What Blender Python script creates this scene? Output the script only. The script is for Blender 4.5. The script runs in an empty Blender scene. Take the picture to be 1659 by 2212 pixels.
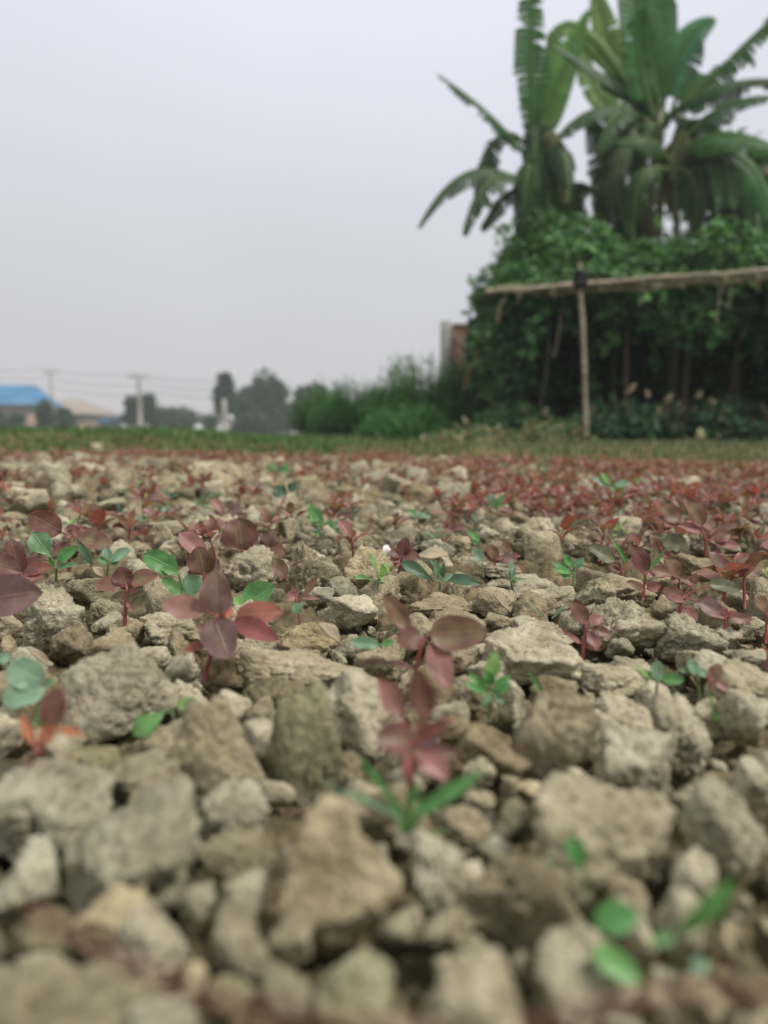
import bpy, bmesh, math, random
import numpy as np
from mathutils import Vector, Matrix, Quaternion

sc = bpy.context.scene
COL = sc.collection
rnd = random.Random(7)
rng = np.random.default_rng(11)

# ------------------------------------------------------------------ camera frame
H = 0.13
F = 1598.0
CX, CY = 829.5, 1106.0
TH = math.atan((CY - 935.0) / F)
CAM = np.array([0.0, 0.0, H])
FW = np.array([0.0, math.cos(TH), -math.sin(TH)])
UP = np.array([0.0, math.sin(TH), math.cos(TH)])
RT = np.array([1.0, 0.0, 0.0])

def ray(x, y):
    return RT * ((x - CX) / F) + UP * ((CY - y) / F) + FW
def P(x, y, dep):
    return CAM + ray(x, y) * dep
def G(x, y, z=0.0):
    d = ray(x, y)
    return CAM + d * ((z - H) / d[2])
def PY(x, y, Y):
    d = ray(x, y)
    return CAM + d * (Y / d[1])
def dep_of(p):
    return float(np.dot(np.asarray(p) - CAM, FW))
def nrm(v):
    v = np.asarray(v, float)
    return v / (np.linalg.norm(v) + 1e-12)
def topx(p):
    q = np.asarray(p) - CAM
    d = q @ FW
    return CX + (q @ RT) / d * F, CY - (q @ UP) / d * F

# ------------------------------------------------------------------ numpy noise
def _h(ix, iy, iz, s):
    n = (ix.astype(np.int64) * 374761393 + iy.astype(np.int64) * 668265263 + iz.astype(np.int64) * 2147483647 + s * 1274126177) & 0xFFFFFFFF
    n = ((n ^ (n >> 13)) * 1274126177) & 0xFFFFFFFF
    n = ((n ^ (n >> 16)) * 2246822519) & 0xFFFFFFFF
    n = n ^ (n >> 15)
    return (n & 0xFFFFFF) / float(0xFFFFFF)

def vnoise(p, seed=0):
    i = np.floor(p).astype(np.int64); f = p - i
    f = f * f * f * (f * (f * 6 - 15) + 10)
    x, y, z = i[:, 0], i[:, 1], i[:, 2]
    out = 0
    for a in (0, 1):
        for b in (0, 1):
            for c in (0, 1):
                w = (f[:, 0] if a else 1 - f[:, 0]) * (f[:, 1] if b else 1 - f[:, 1]) * (f[:, 2] if c else 1 - f[:, 2])
                out = out + w * _h(x + a, y + b, z + c, seed)
    return out * 2 - 1

def fbm(p, octv=4, seed=0, gain=0.5):
    s = 0; a = 1; t = 0
    for o in range(octv):
        s = s + a * vnoise(p * (2.03 ** o) + o * 17.3, seed + o); t += a; a *= gain
    return s / t

def worley(p, seed=0):
    i = np.floor(p).astype(np.int64)
    f1 = np.full(len(p), 9.0); f2 = np.full(len(p), 9.0)
    for a in (-1, 0, 1):
        for b in (-1, 0, 1):
            for c in (-1, 0, 1):
                cx, cy, cz = i[:, 0] + a, i[:, 1] + b, i[:, 2] + c
                q = np.stack([cx + _h(cx, cy, cz, seed), cy + _h(cx, cy, cz, seed + 1), cz + _h(cx, cy, cz, seed + 2)], 1)
                d = np.linalg.norm(q - p, axis=1)
                f2 = np.minimum(f2, np.maximum(f1, d)); f1 = np.minimum(f1, d)
    return f1, f2

def sstep(a, b, x):
    t = np.clip((x - a) / (b - a), 0, 1)
    return t * t * (3 - 2 * t)

# ------------------------------------------------------------------ scene helpers
def mesh_np(name, V, faces, mats, smooth=True, uv=None, tint=None):
    """faces: (n,4) / (n,3) int array or a list of such arrays"""
    me = bpy.data.meshes.new(name)
    V = np.ascontiguousarray(V, dtype=np.float32)
    if not isinstance(faces, (list, tuple)):
        faces = [faces]
    faces = [np.asarray(f, dtype=np.int32) for f in faces if len(f)]
    loops = np.concatenate([f.ravel() for f in faces])
    sizes = np.concatenate([np.full(len(f), f.shape[1], dtype=np.int32) for f in faces])
    starts = np.concatenate([[0], np.cumsum(sizes)[:-1]]).astype(np.int32)
    me.vertices.add(len(V)); me.vertices.foreach_set('co', V.ravel())
    me.loops.add(len(loops)); me.loops.foreach_set('vertex_index', loops)
    me.polygons.add(len(sizes)); me.polygons.foreach_set('loop_start', starts); me.polygons.foreach_set('loop_total', sizes)
    me.update(calc_edges=True)
    if smooth:
        me.polygons.foreach_set('use_smooth', np.ones(len(sizes), dtype=bool))
    if uv is not None:
        l = me.uv_layers.new(name='UVMap')
        l.data.foreach_set('uv', np.asarray(uv, dtype=np.float32)[loops].ravel())
    if tint is not None:
        at = me.color_attributes.new('tint', 'FLOAT_COLOR', 'POINT')
        tint = np.asarray(tint, dtype=np.float32)
        if tint.ndim == 1:
            tint = np.tile(tint, (len(V), 1))
        at.data.foreach_set('color', tint.ravel())
    for m in (mats if isinstance(mats, (list, tuple)) else [mats]):
        me.materials.append(m)
    me.validate()
    return me

def link(name, me, parent=None, loc=None):
    o = bpy.data.objects.new(name, me); COL.objects.link(o)
    if parent is not None: o.parent = parent
    if loc is not None: o.location = loc
    return o
def tag(o, label=None, cat=None, group=None, kind=None):
    if label: o['label'] = label
    if cat: o['category'] = cat
    if group: o['group'] = group
    if kind: o['kind'] = kind
    return o
def empty(name, loc=(0, 0, 0)):
    o = bpy.data.objects.new(name, None); COL.objects.link(o); o.location = loc
    o.empty_display_size = 0.02
    return o

class MB:
    """collects geometry, builds one mesh object"""
    def __init__(s): s.V = []; s.F4 = []; s.F3 = []; s.UV = []; s.T = []; s.n = 0
    def add(s, V, F, uv=None, tint=None):
        V = np.asarray(V, float)
        if not (isinstance(F, list) and len(F) and isinstance(F[0], np.ndarray)): F = [np.asarray(F, int)]
        for f in F:
            if len(f): (s.F4 if f.shape[1] == 4 else s.F3).append(f + s.n)
        s.V.append(V); s.UV.append(np.zeros((len(V), 2)) if uv is None else np.asarray(uv, float))
        t = np.array([1, 1, 1, 0.0]) if tint is None else np.asarray(tint, float)
        if t.ndim == 1: t = np.tile(t, (len(V), 1))
        s.T.append(t); s.n += len(V)
    def build(s, name, mat, parent=None, origin=(0, 0, 0), smooth=True):
        V = np.concatenate(s.V) - np.asarray(origin)
        fs = ([np.concatenate(s.F4)] if s.F4 else []) + ([np.concatenate(s.F3)] if s.F3 else [])
        me = mesh_np(name, V, fs, mat, smooth, np.concatenate(s.UV), np.concatenate(s.T))
        return link(name, me, parent)
    def tube(s, pts, rad, n=8, tint=None, cap=True):
        pts = np.asarray(pts, float); m = len(pts)
        rad = np.full(m, rad) if np.isscalar(rad) else np.asarray(rad, float)
        tg = np.gradient(pts, axis=0); tg /= np.linalg.norm(tg, axis=1)[:, None] + 1e-12
        ref = np.array([0.3, 0.2, 1.0]) if abs(tg[0][2]) < .8 else np.array([1.0, .2, 0])
        V = []
        for i in range(m):
            a = nrm(np.cross(tg[i], ref)); b = np.cross(tg[i], a)
            for k in range(n):
                t = 2 * math.pi * k / n
                V.append(pts[i] + rad[i] * (a * math.cos(t) + b * math.sin(t)))
        F = np.array([(i * n + k, i * n + (k + 1) % n, (i + 1) * n + (k + 1) % n, (i + 1) * n + k) for i in range(m - 1) for k in range(n)])
        uv = [(k / n, i / max(1, m - 1) - 2.0) for i in range(m) for k in range(n)] + [(.5, -2.0)] * 2
        V += [pts[0], pts[-1]]
        C = np.array([(k, (k + 1) % n, m * n) for k in range(n)] + [((m - 1) * n + k, (m - 1) * n + (k + 1) % n, m * n + 1) for k in range(n)])
        s.add(V, [F, C], uv, tint)
    def box(s, c, d, rz=0.0, tint=None):
        c = np.asarray(c, float); d = np.asarray(d, float) / 2
        q = np.array([(x, y, z) for x in (-1, 1) for y in (-1, 1) for z in (-1, 1)], float) * d
        R = np.array([[math.cos(rz), -math.sin(rz), 0], [math.sin(rz), math.cos(rz), 0], [0, 0, 1]])
        V = q @ R.T + c
        s.add(V, [(0, 1, 3, 2), (4, 6, 7, 5), (0, 4, 5, 1), (2, 3, 7, 6), (0, 2, 6, 4), (1, 5, 7, 3)], None, tint)

def bez(p0, p1, p2, n):
    t = np.linspace(0, 1, n)[:, None]
    return (1 - t) ** 2 * np.asarray(p0) + 2 * t * (1 - t) * np.asarray(p1) + t * t * np.asarray(p2)

# ------------------------------------------------------------------ materials
def new_mat(name):
    m = bpy.data.materials.new(name); m.use_nodes = True
    nt = m.node_tree; nt.nodes.clear()
    return m, nt, nt.nodes, nt.links
def N(nodes, t, **kw):
    n = nodes.new(t)
    for k, v in kw.items():
        if k == 'ins':
            for kk, vv in v.items(): n.inputs[kk].default_value = vv
        else: setattr(n, k, v)
    return n
def ramp(nodes, stops, interp='LINEAR'):
    r = nodes.new('ShaderNodeValToRGB'); cr = r.color_ramp; cr.interpolation = interp
    while len(cr.elements) < len(stops): cr.elements.new(0.5)
    for e, (p, c) in zip(cr.elements, stops):
        e.position = p; e.color = (*c, 1) if len(c) == 3 else c
    return r

def clay_material(name, cA, cB, cC, k=1.0, bump=0.0016, moist=None):
    m, nt, nd, lk = new_mat(name)
    geo = N(nd, 'ShaderNodeNewGeometry'); oi = N(nd, 'ShaderNodeObjectInfo')
    n1 = N(nd, 'ShaderNodeTexNoise', ins={'Scale': 38 * k, 'Detail': 6, 'Roughness': .6})
    n2 = N(nd, 'ShaderNodeTexNoise', ins={'Scale': 210 * k, 'Detail': 5, 'Roughness': .65})
    n3 = N(nd, 'ShaderNodeTexNoise', ins={'Scale': 620 * k, 'Detail': 3, 'Roughness': .6})
    v1 = N(nd, 'ShaderNodeTexVoronoi', ins={'Scale': 330 * k})
    for n in (n1, n2, n3, v1): lk.new(geo.outputs['Position'], n.inputs['Vector'])
    r1 = ramp(nd, [(.3, cA), (.52, cB), (.72, cC)]); lk.new(n1.outputs['Fac'], r1.inputs['Fac'])
    # mottling
    r2 = ramp(nd, [(.30, (.56, .53, .48)), (.46, (.92, .91, .89)), (.56, (1.04, 1.04, 1.03)), (.72, (1.22, 1.21, 1.17))]); lk.new(n2.outputs['Fac'], r2.inputs['Fac'])
    mx = N(nd, 'ShaderNodeMix', data_type='RGBA', blend_type='MULTIPLY', ins={'Factor': .85})
    lk.new(r1.outputs['Color'], mx.inputs['A']); lk.new(r2.outputs['Color'], mx.inputs['B'])
    # pores
    rp = ramp(nd, [(.04, (.42, .38, .33)), (.2, (1, 1, 1))]); lk.new(v1.outputs['Distance'], rp.inputs['Fac'])
    rm = ramp(nd, [(.50, (0, 0, 0)), (.62, (1, 1, 1))]); lk.new(n2.outputs['Fac'], rm.inputs['Fac'])
    mp = N(nd, 'ShaderNodeMix', data_type='RGBA', blend_type='MULTIPLY')
    lk.new(rm.outputs['Color'], mp.inputs['Factor']); lk.new(mx.outputs['Result'], mp.inputs['A']); lk.new(rp.outputs['Color'], mp.inputs['B'])
    # each clod a little different
    ro = ramp(nd, [(0, (.70, .66, .58)), (.25, (.92, .90, .84)), (.6, (1.0, 1.0, 1.0)), (1, (1.14, 1.13, 1.12))]); lk.new(oi.outputs['Random'], ro.inputs['Fac'])
    mo = N(nd, 'ShaderNodeMix', data_type='RGBA', blend_type='MULTIPLY', ins={'Factor': 1})
    lk.new(mp.outputs['Result'], mo.inputs['A']); lk.new(ro.outputs['Color'], mo.inputs['B'])
    at = N(nd, 'ShaderNodeAttribute', attribute_name='tint')
    mt = N(nd, 'ShaderNodeMix', data_type='RGBA', blend_type='MULTIPLY', ins={'Factor': 1})
    lk.new(mo.outputs['Result'], mt.inputs['A']); lk.new(at.outputs['Color'], mt.inputs['B'])
    # bump
    add = N(nd, 'ShaderNodeMath', operation='MULTIPLY_ADD', ins={1: .5}); lk.new(n3.outputs['Fac'], add.inputs[0]); lk.new(n2.outputs['Fac'], add.inputs[2])
    ad2 = N(nd, 'ShaderNodeMath', operation='MULTIPLY_ADD', ins={1: .6}); lk.new(rp.outputs['Color'], ad2.inputs[0]); lk.new(add.outputs[0], ad2.inputs[2])
    bp = N(nd, 'ShaderNodeBump', ins={'Strength': .8, 'Distance': bump}); lk.new(ad2.outputs[0], bp.inputs['Height'])
    b = N(nd, 'ShaderNodeBsdfPrincipled', ins={'Roughness': .95, 'Specular IOR Level': .12})
    lk.new(mt.outputs['Result'], b.inputs['Base Color']); lk.new(bp.outputs['Normal'], b.inputs['Normal'])
    out = N(nd, 'ShaderNodeOutputMaterial'); lk.new(b.outputs[0], out.inputs['Surface'])
    return m

M_CLOD = clay_material('dry_clay', (.265, .232, .158), (.440, .396, .282), (.590, .540, .405), bump=.0055)
M_SOIL = clay_material('loose_soil', (.080, .068, .046), (.165, .143, .098), (.31, .272, .195), bump=.003)

def leaf_material(name, veins=1.0, trans=.28, rough=.42, under=(1.35, 1.25, 1.3), dust=.12, pet=None):
    """colour from the tint attribute; its alpha = how green the middle of the blade is; UV x across, y along (y < 0: petiole or stem)"""
    m, nt, nd, lk = new_mat(name)
    at = N(nd, 'ShaderNodeAttribute', attribute_name='tint'); oi = N(nd, 'ShaderNodeObjectInfo')
    uv = N(nd, 'ShaderNodeUVMap', uv_map='UVMap'); sp = N(nd, 'ShaderNodeSeparateXYZ'); lk.new(uv.outputs[0], sp.inputs[0])
    geo = N(nd, 'ShaderNodeNewGeometry')
    # |u-.5|
    s1 = N(nd, 'ShaderNodeMath', operation='SUBTRACT', ins={1: .5}); lk.new(sp.outputs['X'], s1.inputs[0])
    ab = N(nd, 'ShaderNodeMath', operation='ABSOLUTE'); lk.new(s1.outputs[0], ab.inputs[0])
    # centre mask
    cm = N(nd, 'ShaderNodeMapRange', ins={'From Min': .10, 'From Max': .48, 'To Min': 1, 'To Max': 0}); cm.interpolation_type = 'SMOOTHSTEP'
    lk.new(ab.outputs[0], cm.inputs['Value'])
    blade = N(nd, 'ShaderNodeMath', operation='GREATER_THAN', ins={1: -.001}); lk.new(sp.outputs['Y'], blade.inputs[0])
    nz = N(nd, 'ShaderNodeTexNoise', ins={'Scale': 110, 'Detail': 3}); lk.new(geo.outputs['Position'], nz.inputs['Vector'])
    nz2 = N(nd, 'ShaderNodeTexNoise', ins={'Scale': 900, 'Detail': 2}); lk.new(geo.outputs['Position'], nz2.inputs['Vector'])
    rn = N(nd, 'ShaderNodeMapRange', ins={'From Min': .35, 'From Max': .62, 'To Min': .2, 'To Max': 1}); lk.new(nz.outputs['Fac'], rn.inputs['Value'])
    f1 = N(nd, 'ShaderNodeMath', operation='MULTIPLY'); lk.new(cm.outputs[0], f1.inputs[0]); lk.new(at.outputs['Alpha'], f1.inputs[1])
    f2 = N(nd, 'ShaderNodeMath', operation='MULTIPLY'); lk.new(f1.outputs[0], f2.inputs[0]); lk.new(rn.outputs[0], f2.inputs[1])
    f3 = N(nd, 'ShaderNodeMath', operation='MULTIPLY'); lk.new(f2.outputs[0], f3.inputs[0]); lk.new(blade.outputs[0], f3.inputs[1])
    mg = N(nd, 'ShaderNodeMix', data_type='RGBA', ins={'B': (.165, .185, .070, 1)}); lk.new(f3.outputs[0], mg.inputs['Factor']); lk.new(at.outputs['Color'], mg.inputs['A'])
    # veins: v + |u| * k
    va = N(nd, 'ShaderNodeMath', operation='MULTIPLY_ADD', ins={1: -1.1}); lk.new(ab.outputs[0], va.inputs[0]); lk.new(sp.outputs['Y'], va.inputs[2])
    vb = N(nd, 'ShaderNodeMath', operation='MULTIPLY', ins={1: 7.5 * 2 * math.pi}); lk.new(va.outputs[0], vb.inputs[0])
    vs = N(nd, 'ShaderNodeMath', operation='SINE'); lk.new(vb.outputs[0], vs.inputs[0])
    vr = N(nd, 'ShaderNodeMapRange', ins={'From Min': .90, 'From Max': 1.0, 'To Min': 0, 'To Max': .45}); lk.new(vs.outputs[0], vr.inputs['Value'])
    mr = N(nd, 'ShaderNodeMapRange', ins={'From Min': .012, 'From Max': .035, 'To Min': 1, 'To Max': 0}); lk.new(ab.outputs[0], mr.inputs['Value'])
    vm = N(nd, 'ShaderNodeMath', operation='MAXIMUM'); lk.new(vr.outputs[0], vm.inputs[0]); lk.new(mr.outputs[0], vm.inputs[1])
    vf = N(nd, 'ShaderNodeMath', operation='MULTIPLY'); lk.new(vm.outputs[0], vf.inputs[0]); lk.new(blade.outputs[0], vf.inputs[1])
    vf2 = N(nd, 'ShaderNodeMath', operation='MULTIPLY', ins={1: .60 * veins}); lk.new(vf.outputs[0], vf2.inputs[0])
    sc2 = N(nd, 'ShaderNodeMix', data_type='RGBA', blend_type='MULTIPLY', ins={'Factor': 1, 'B': (1.7, 1.45, 1.45, 1)}); lk.new(mg.outputs['Result'], sc2.inputs['A'])
    mv = N(nd, 'ShaderNodeMix', data_type='RGBA'); lk.new(vf2.outputs[0], mv.inputs['Factor']); lk.new(mg.outputs['Result'], mv.inputs['A']); lk.new(sc2.outputs['Result'], mv.inputs['B'])
    # object variation
    hs = N(nd, 'ShaderNodeHueSaturation')
    r_h = N(nd, 'ShaderNodeMapRange', ins={'To Min': .485, 'To Max': .515}); lk.new(oi.outputs['Random'], r_h.inputs['Value'])
    
    r_v = N(nd, 'ShaderNodeMapRange', ins={'From Min': .25, 'From Max': .75, 'To Min': .62, 'To Max': 1.38}); lk.new(nz.outputs['Fac'], r_v.inputs['Value'])
    lk.new(r_h.outputs[0], hs.inputs['Hue']); lk.new(r_v.outputs[0], hs.inputs['Value']); lk.new(mv.outputs['Result'], hs.inputs['Color'])
    mu = N(nd, 'ShaderNodeMix', data_type='RGBA', blend_type='MULTIPLY', ins={'B': (*under, 1)})
    lk.new(geo.outputs['Backfacing'], mu.inputs['Factor']); lk.new(hs.outputs['Color'], mu.inputs['A'])
    # fine dust specks of dry soil on the blades
    ds = N(nd, 'ShaderNodeMapRange', ins={'From Min': .63, 'From Max': .74, 'To Min': 0, 'To Max': .55 if dust else 0}); lk.new(nz2.outputs['Fac'], ds.inputs['Value'])
    df = N(nd, 'ShaderNodeMath', operation='ADD', ins={1: dust}); lk.new(ds.outputs[0], df.inputs[0])
    md = N(nd, 'ShaderNodeMix', data_type='RGBA', ins={'B': (.33, .28, .21, 1)}); lk.new(df.outputs[0], md.inputs['Factor']); lk.new(mu.outputs['Result'], md.inputs['A'])
    bp = N(nd, 'ShaderNodeBump', ins={'Strength': .5, 'Distance': .0012}); lk.new(vf.outputs[0], bp.inputs['Height'])
    b = N(nd, 'ShaderNodeBsdfPrincipled', ins={'Roughness': rough, 'Specular IOR Level': .45})
    lk.new(md.outputs['Result'], b.inputs['Base Color']); lk.new(bp.outputs[0], b.inputs['Normal'])
    b.inputs['Specular IOR Level'].default_value = .45 if dust else .16
    tr = N(nd, 'ShaderNodeBsdfTranslucent'); tc = N(nd, 'ShaderNodeMix', data_type='RGBA', blend_type='MULTIPLY', ins={'Factor': 1, 'B': (1.3, 1.25, .95, 1)})
    lk.new(md.outputs['Result'], tc.inputs['A']); lk.new(tc.outputs['Result'], tr.inputs['Color'])
    ms = N(nd, 'ShaderNodeMixShader', ins={0: trans}); lk.new(b.outputs[0], ms.inputs[1]); lk.new(tr.outputs[0], ms.inputs[2])
    out = N(nd, 'ShaderNodeOutputMaterial'); lk.new(ms.outputs[0], out.inputs['Surface'])
    return m

M_LEAF = leaf_material('seedling_leaf')
M_FOL = leaf_material('far_foliage', veins=0, trans=.22, rough=.55, under=(1.1, 1.1, 1.05), dust=0.0)
M_BAN = leaf_material('banana_leaf', veins=.6, trans=.22, rough=.5, under=(1.15, 1.15, 1.05), dust=0.0)

def plain(name, col, rough=.8, var=.25, scale=20, bump=0.0, stretch=None):
    m, nt, nd, lk = new_mat(name)
    geo = N(nd, 'ShaderNodeNewGeometry')
    mp = N(nd, 'ShaderNodeMapping'); lk.new(geo.outputs['Position'], mp.inputs['Vector'])
    if stretch: mp.inputs['Scale'].default_value = stretch
    n1 = N(nd, 'ShaderNodeTexNoise', ins={'Scale': scale, 'Detail': 5, 'Roughness': .6}); lk.new(mp.outputs[0], n1.inputs['Vector'])
    c = np.array(col)
    r = ramp(nd, [(.3, tuple(c * (1 - var))), (.5, tuple(c)), (.7, tuple(c * (1 + var)))]); lk.new(n1.outputs['Fac'], r.inputs['Fac'])
    b = N(nd, 'ShaderNodeBsdfPrincipled', ins={'Roughness': rough, 'Specular IOR Level': .3}); lk.new(r.outputs['Color'], b.inputs['Base Color'])
    if bump:
        bp = N(nd, 'ShaderNodeBump', ins={'Strength': .7, 'Distance': bump}); lk.new(n1.outputs['Fac'], bp.inputs['Height']); lk.new(bp.outputs[0], b.inputs['Normal'])
    out = N(nd, 'ShaderNodeOutputMaterial'); lk.new(b.outputs[0], out.inputs['Surface'])
    return m

M_BAMBOO = plain('weathered_bamboo', (.33, .275, .20), .7, .5, 18, .004, (.35, 1, 1))
M_TWIG = plain('dry_twig', (.24, .17, .10), .8, .35, 30, .002)
M_REDTWIG = plain('orange_twig', (.34, .17, .08), .8, .3, 20, .002)
M_DSTALK = plain('dark_dry_stalk', (.17, .09, .06), .8, .35, 60)
M_CLOTH = plain('dark_cloth', (.035, .037, .042), .85, .3, 40)
M_PSEUDO = plain('banana_stem', (.115, .125, .05), .5, .45, 6, .003, (4, 4, .6))
M_CONC = plain('concrete', (.42, .41, .38), .9, .18, 8, .003)
M_MORTAR = plain('mortar', (.34, .30, .26), .9, .2, 12)
M_BARK = plain('bark', (.13, .11, .085), .9, .3, 10, .01, (1, 1, .3))
M_STRAW = plain('dry_leaf', (.33, .27, .18), .8, .3, 60)
M_WHITE = plain('white_flake', (.78, .77, .74), .6, .08, 120)
M_DRYGRASS = None
M_BLUE = plain('blue_sheet_roof', (.012, .145, .30), .5, .22, 1.2, 0, (1.5, .2, .2))
M_GREYROOF = plain('grey_sheet_roof', (.27, .225, .185), .6, .15, 2)
M_PINKWALL = plain('pinkish_plaster', (.36, .25, .19), .9, .12, 2)
M_PALEWALL = plain('pale_plaster', (.38, .36, .32), .9, .12, 2)
M_POLE = plain('concrete_pole', (.33, .31, .28), .9, .12, 5)
M_WIRE = plain('wire', (.05, .05, .05), .6, .05, 5)
M_DARKWIN = plain('dark_opening', (.03, .035, .04), .4, .1, 5)
M_WHITEPAINT = plain('white_paint', (.80, .80, .78), .4, .04, 5)

# brick
def brick_material():
    m, nt, nd, lk = new_mat('red_brick')
    tc = N(nd, 'ShaderNodeNewGeometry'); mp = N(nd, 'ShaderNodeMapping'); mp.inputs['Rotation'].default_value = (math.pi / 2, 0, 0)
    lk.new(tc.outputs['Position'], mp.inputs['Vector'])
    br = N(nd, 'ShaderNodeTexBrick', ins={'Color1': (.33, .10, .055, 1), 'Color2': (.42, .17, .10, 1), 'Mortar': (.36, .32, .28, 1), 'Scale': 4, 'Mortar Size': .03, 'Brick Width': .95, 'Row Height': .3})
    lk.new(mp.outputs[0], br.inputs['Vector'])
    nz = N(nd, 'ShaderNodeTexNoise', ins={'Scale': 6, 'Detail': 5}); lk.new(tc.outputs['Position'], nz.inputs['Vector'])
    r = ramp(nd, [(.45, (0, 0, 0)), (.6, (1, 1, 1))]); lk.new(nz.outputs['Fac'], r.inputs['Fac'])
    mx = N(nd, 'ShaderNodeMix', data_type='RGBA', ins={'B': (.40, .33, .26, 1)}); lk.new(r.outputs['Color'], mx.inputs['Factor']); lk.new(br.outputs['Color'], mx.inputs['A'])
    b = N(nd, 'ShaderNodeBsdfPrincipled', ins={'Roughness': .95}); lk.new(mx.outputs['Result'], b.inputs['Base Color'])
    out = N(nd, 'ShaderNodeOutputMaterial'); lk.new(b.outputs[0], out.inputs['Surface'])
    return m
M_BRICK = brick_material()

# ------------------------------------------------------------------ terrain
def edge_Y(x):
    """where the tilled field ends"""
    x = np.asarray(x, float)
    return np.where(x > 0, 3.55 - .88 * np.clip(x, 0, 1.6), 3.55 + .05 * np.clip(-x, 0, 5)) + .08 * np.sin(x * 3.1)

def low_z(x, y):
    """broad shape of the ground"""
    x = np.asarray(x, float); y = np.asarray(y, float)
    p = np.stack([x.ravel() * 1.9 + 5, y.ravel() * 1.9 + 3, np.zeros(x.size)], 1)
    und = fbm(p, 2, 31).reshape(x.shape)
    w = sstep(.8, 1.6, y)
    z = und * .026 * w
    # left part of the field mounds up a little
    z = z + .012 * w * sstep(.1, -.6, x / np.maximum(y, .3))
    # grass bank along the far left end, fading to the right
    e = edge_Y(x)
    d = y - e
    lft = sstep(-.35, -1.3, x)
    bank = .118 * sstep(-.05, .55, d) * (1 - .65 * sstep(1.6, 3.2, d)) * lft
    strip = (.030 + .035 * fbm(np.stack([x.ravel() * 2.2, y.ravel() * 1.4, np.zeros(x.size) + 7], 1), 3, 37).reshape(x.shape)) * sstep(0, .5, d) * (1 - lft)
    ditch = -.045 * np.exp(-((d + .05) / .13) ** 2) * sstep(.8, 1.3, x)
    return z + bank + strip + ditch

def ground_height(x, y):
    sh = x.shape
    xs = x.ravel(); ys = y.ravel()
    z = low_z(xs, ys)
    e = edge_Y(xs); fld = sstep(.25, -.15, ys - e)
    p = np.stack([xs, ys, np.zeros_like(xs)], 1)
    wob = p + .006 * np.stack([vnoise(p * 60, 3), vnoise(p * 60, 4), np.zeros_like(xs)], 1)
    f1, f2 = worley(wob * 24, 5)
    g1, g2 = worley(wob * 62, 9)
    far = sstep(.8, 2.2, ys)
    l = .020 * (.55 - f1) * (.5 + 1.0 * far) + .011 * (.5 - g1) - .006 * sstep(.12, .0, f2 - f1)
    big = fbm(p * 9, 3, 41) * .010 * (.3 + .7 * far)
    h1, h2 = worley(wob * 150 + 3, 13)
    fine = fbm(p * 110, 4, 21, .7) * .0065 + .0032 * (.5 - h1)
    z = z + fld * (l + big + fine) + (1 - fld) * (fbm(p * 14, 4, 51) * .018)
    z = z - .026 * sstep(1.0, .45, ys)
    return z.reshape(sh)

nu, nv = 640, 820
yy = np.exp(np.linspace(math.log(.06), math.log(13.0), nv))
uu = np.linspace(-1, 1, nu)
YY, UU = np.meshgrid(yy, uu, indexing='ij')
XX = UU * (YY * .74 + .22)
ZZ = ground_height(XX, YY)
idx = np.arange(nu * nv).reshape(nv, nu)
Fg = np.stack([idx[:-1, :-1], idx[:-1, 1:], idx[1:, 1:], idx[1:, :-1]], -1).reshape(-1, 4)
# colour: field soil vs grassy earth further off
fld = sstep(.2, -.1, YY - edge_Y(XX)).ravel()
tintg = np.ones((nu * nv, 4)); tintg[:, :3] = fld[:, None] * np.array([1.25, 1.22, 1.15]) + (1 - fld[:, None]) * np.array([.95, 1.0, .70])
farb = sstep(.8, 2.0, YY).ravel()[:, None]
tintg[:, :3] *= (1 + .55 * farb * fld[:, None])  # near soil kept darker than far, shade of the gaps put into colour
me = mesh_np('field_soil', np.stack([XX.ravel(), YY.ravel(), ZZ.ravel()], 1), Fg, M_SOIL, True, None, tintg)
tag(link('field_soil', me), kind='structure')

# wide ground to the horizon
M_GROUND = plain('far_ground', (.10, .115, .05), .95, .35, .8, .02)
mb = MB(); S = 700.0
gx = np.concatenate([[-S, -60, -15], [15, 60, S]]); gy = np.array([-30, -2, 13.2, 60, S])
# a frame round the detailed part: rows below the soil sheet
V = [(x, y, -.075) for y in gy for x in gx]; n6 = len(gx)
mb.add(V, [(j * n6 + i, j * n6 + i + 1, (j + 1) * n6 + i + 1, (j + 1) * n6 + i) for j in range(len(gy) - 1) for i in range(n6 - 1)])
tag(mb.build('ground', M_GROUND, smooth=False), kind='structure')

# ------------------------------------------------------------------ clods
_ico = {}
def ico(sub):
    if sub not in _ico:
        bm = bmesh.new(); bmesh.ops.create_icosphere(bm, subdivisions=sub, radius=1.0)
        V = np.array([v.co[:] for v in bm.verts]); F_ = np.array([[v.index for v in f.verts] for f in bm.faces]); bm.free()
        V /= np.linalg.norm(V, axis=1)[:, None]
        _ico[sub] = (V, F_)
    return _ico[sub]

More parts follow.
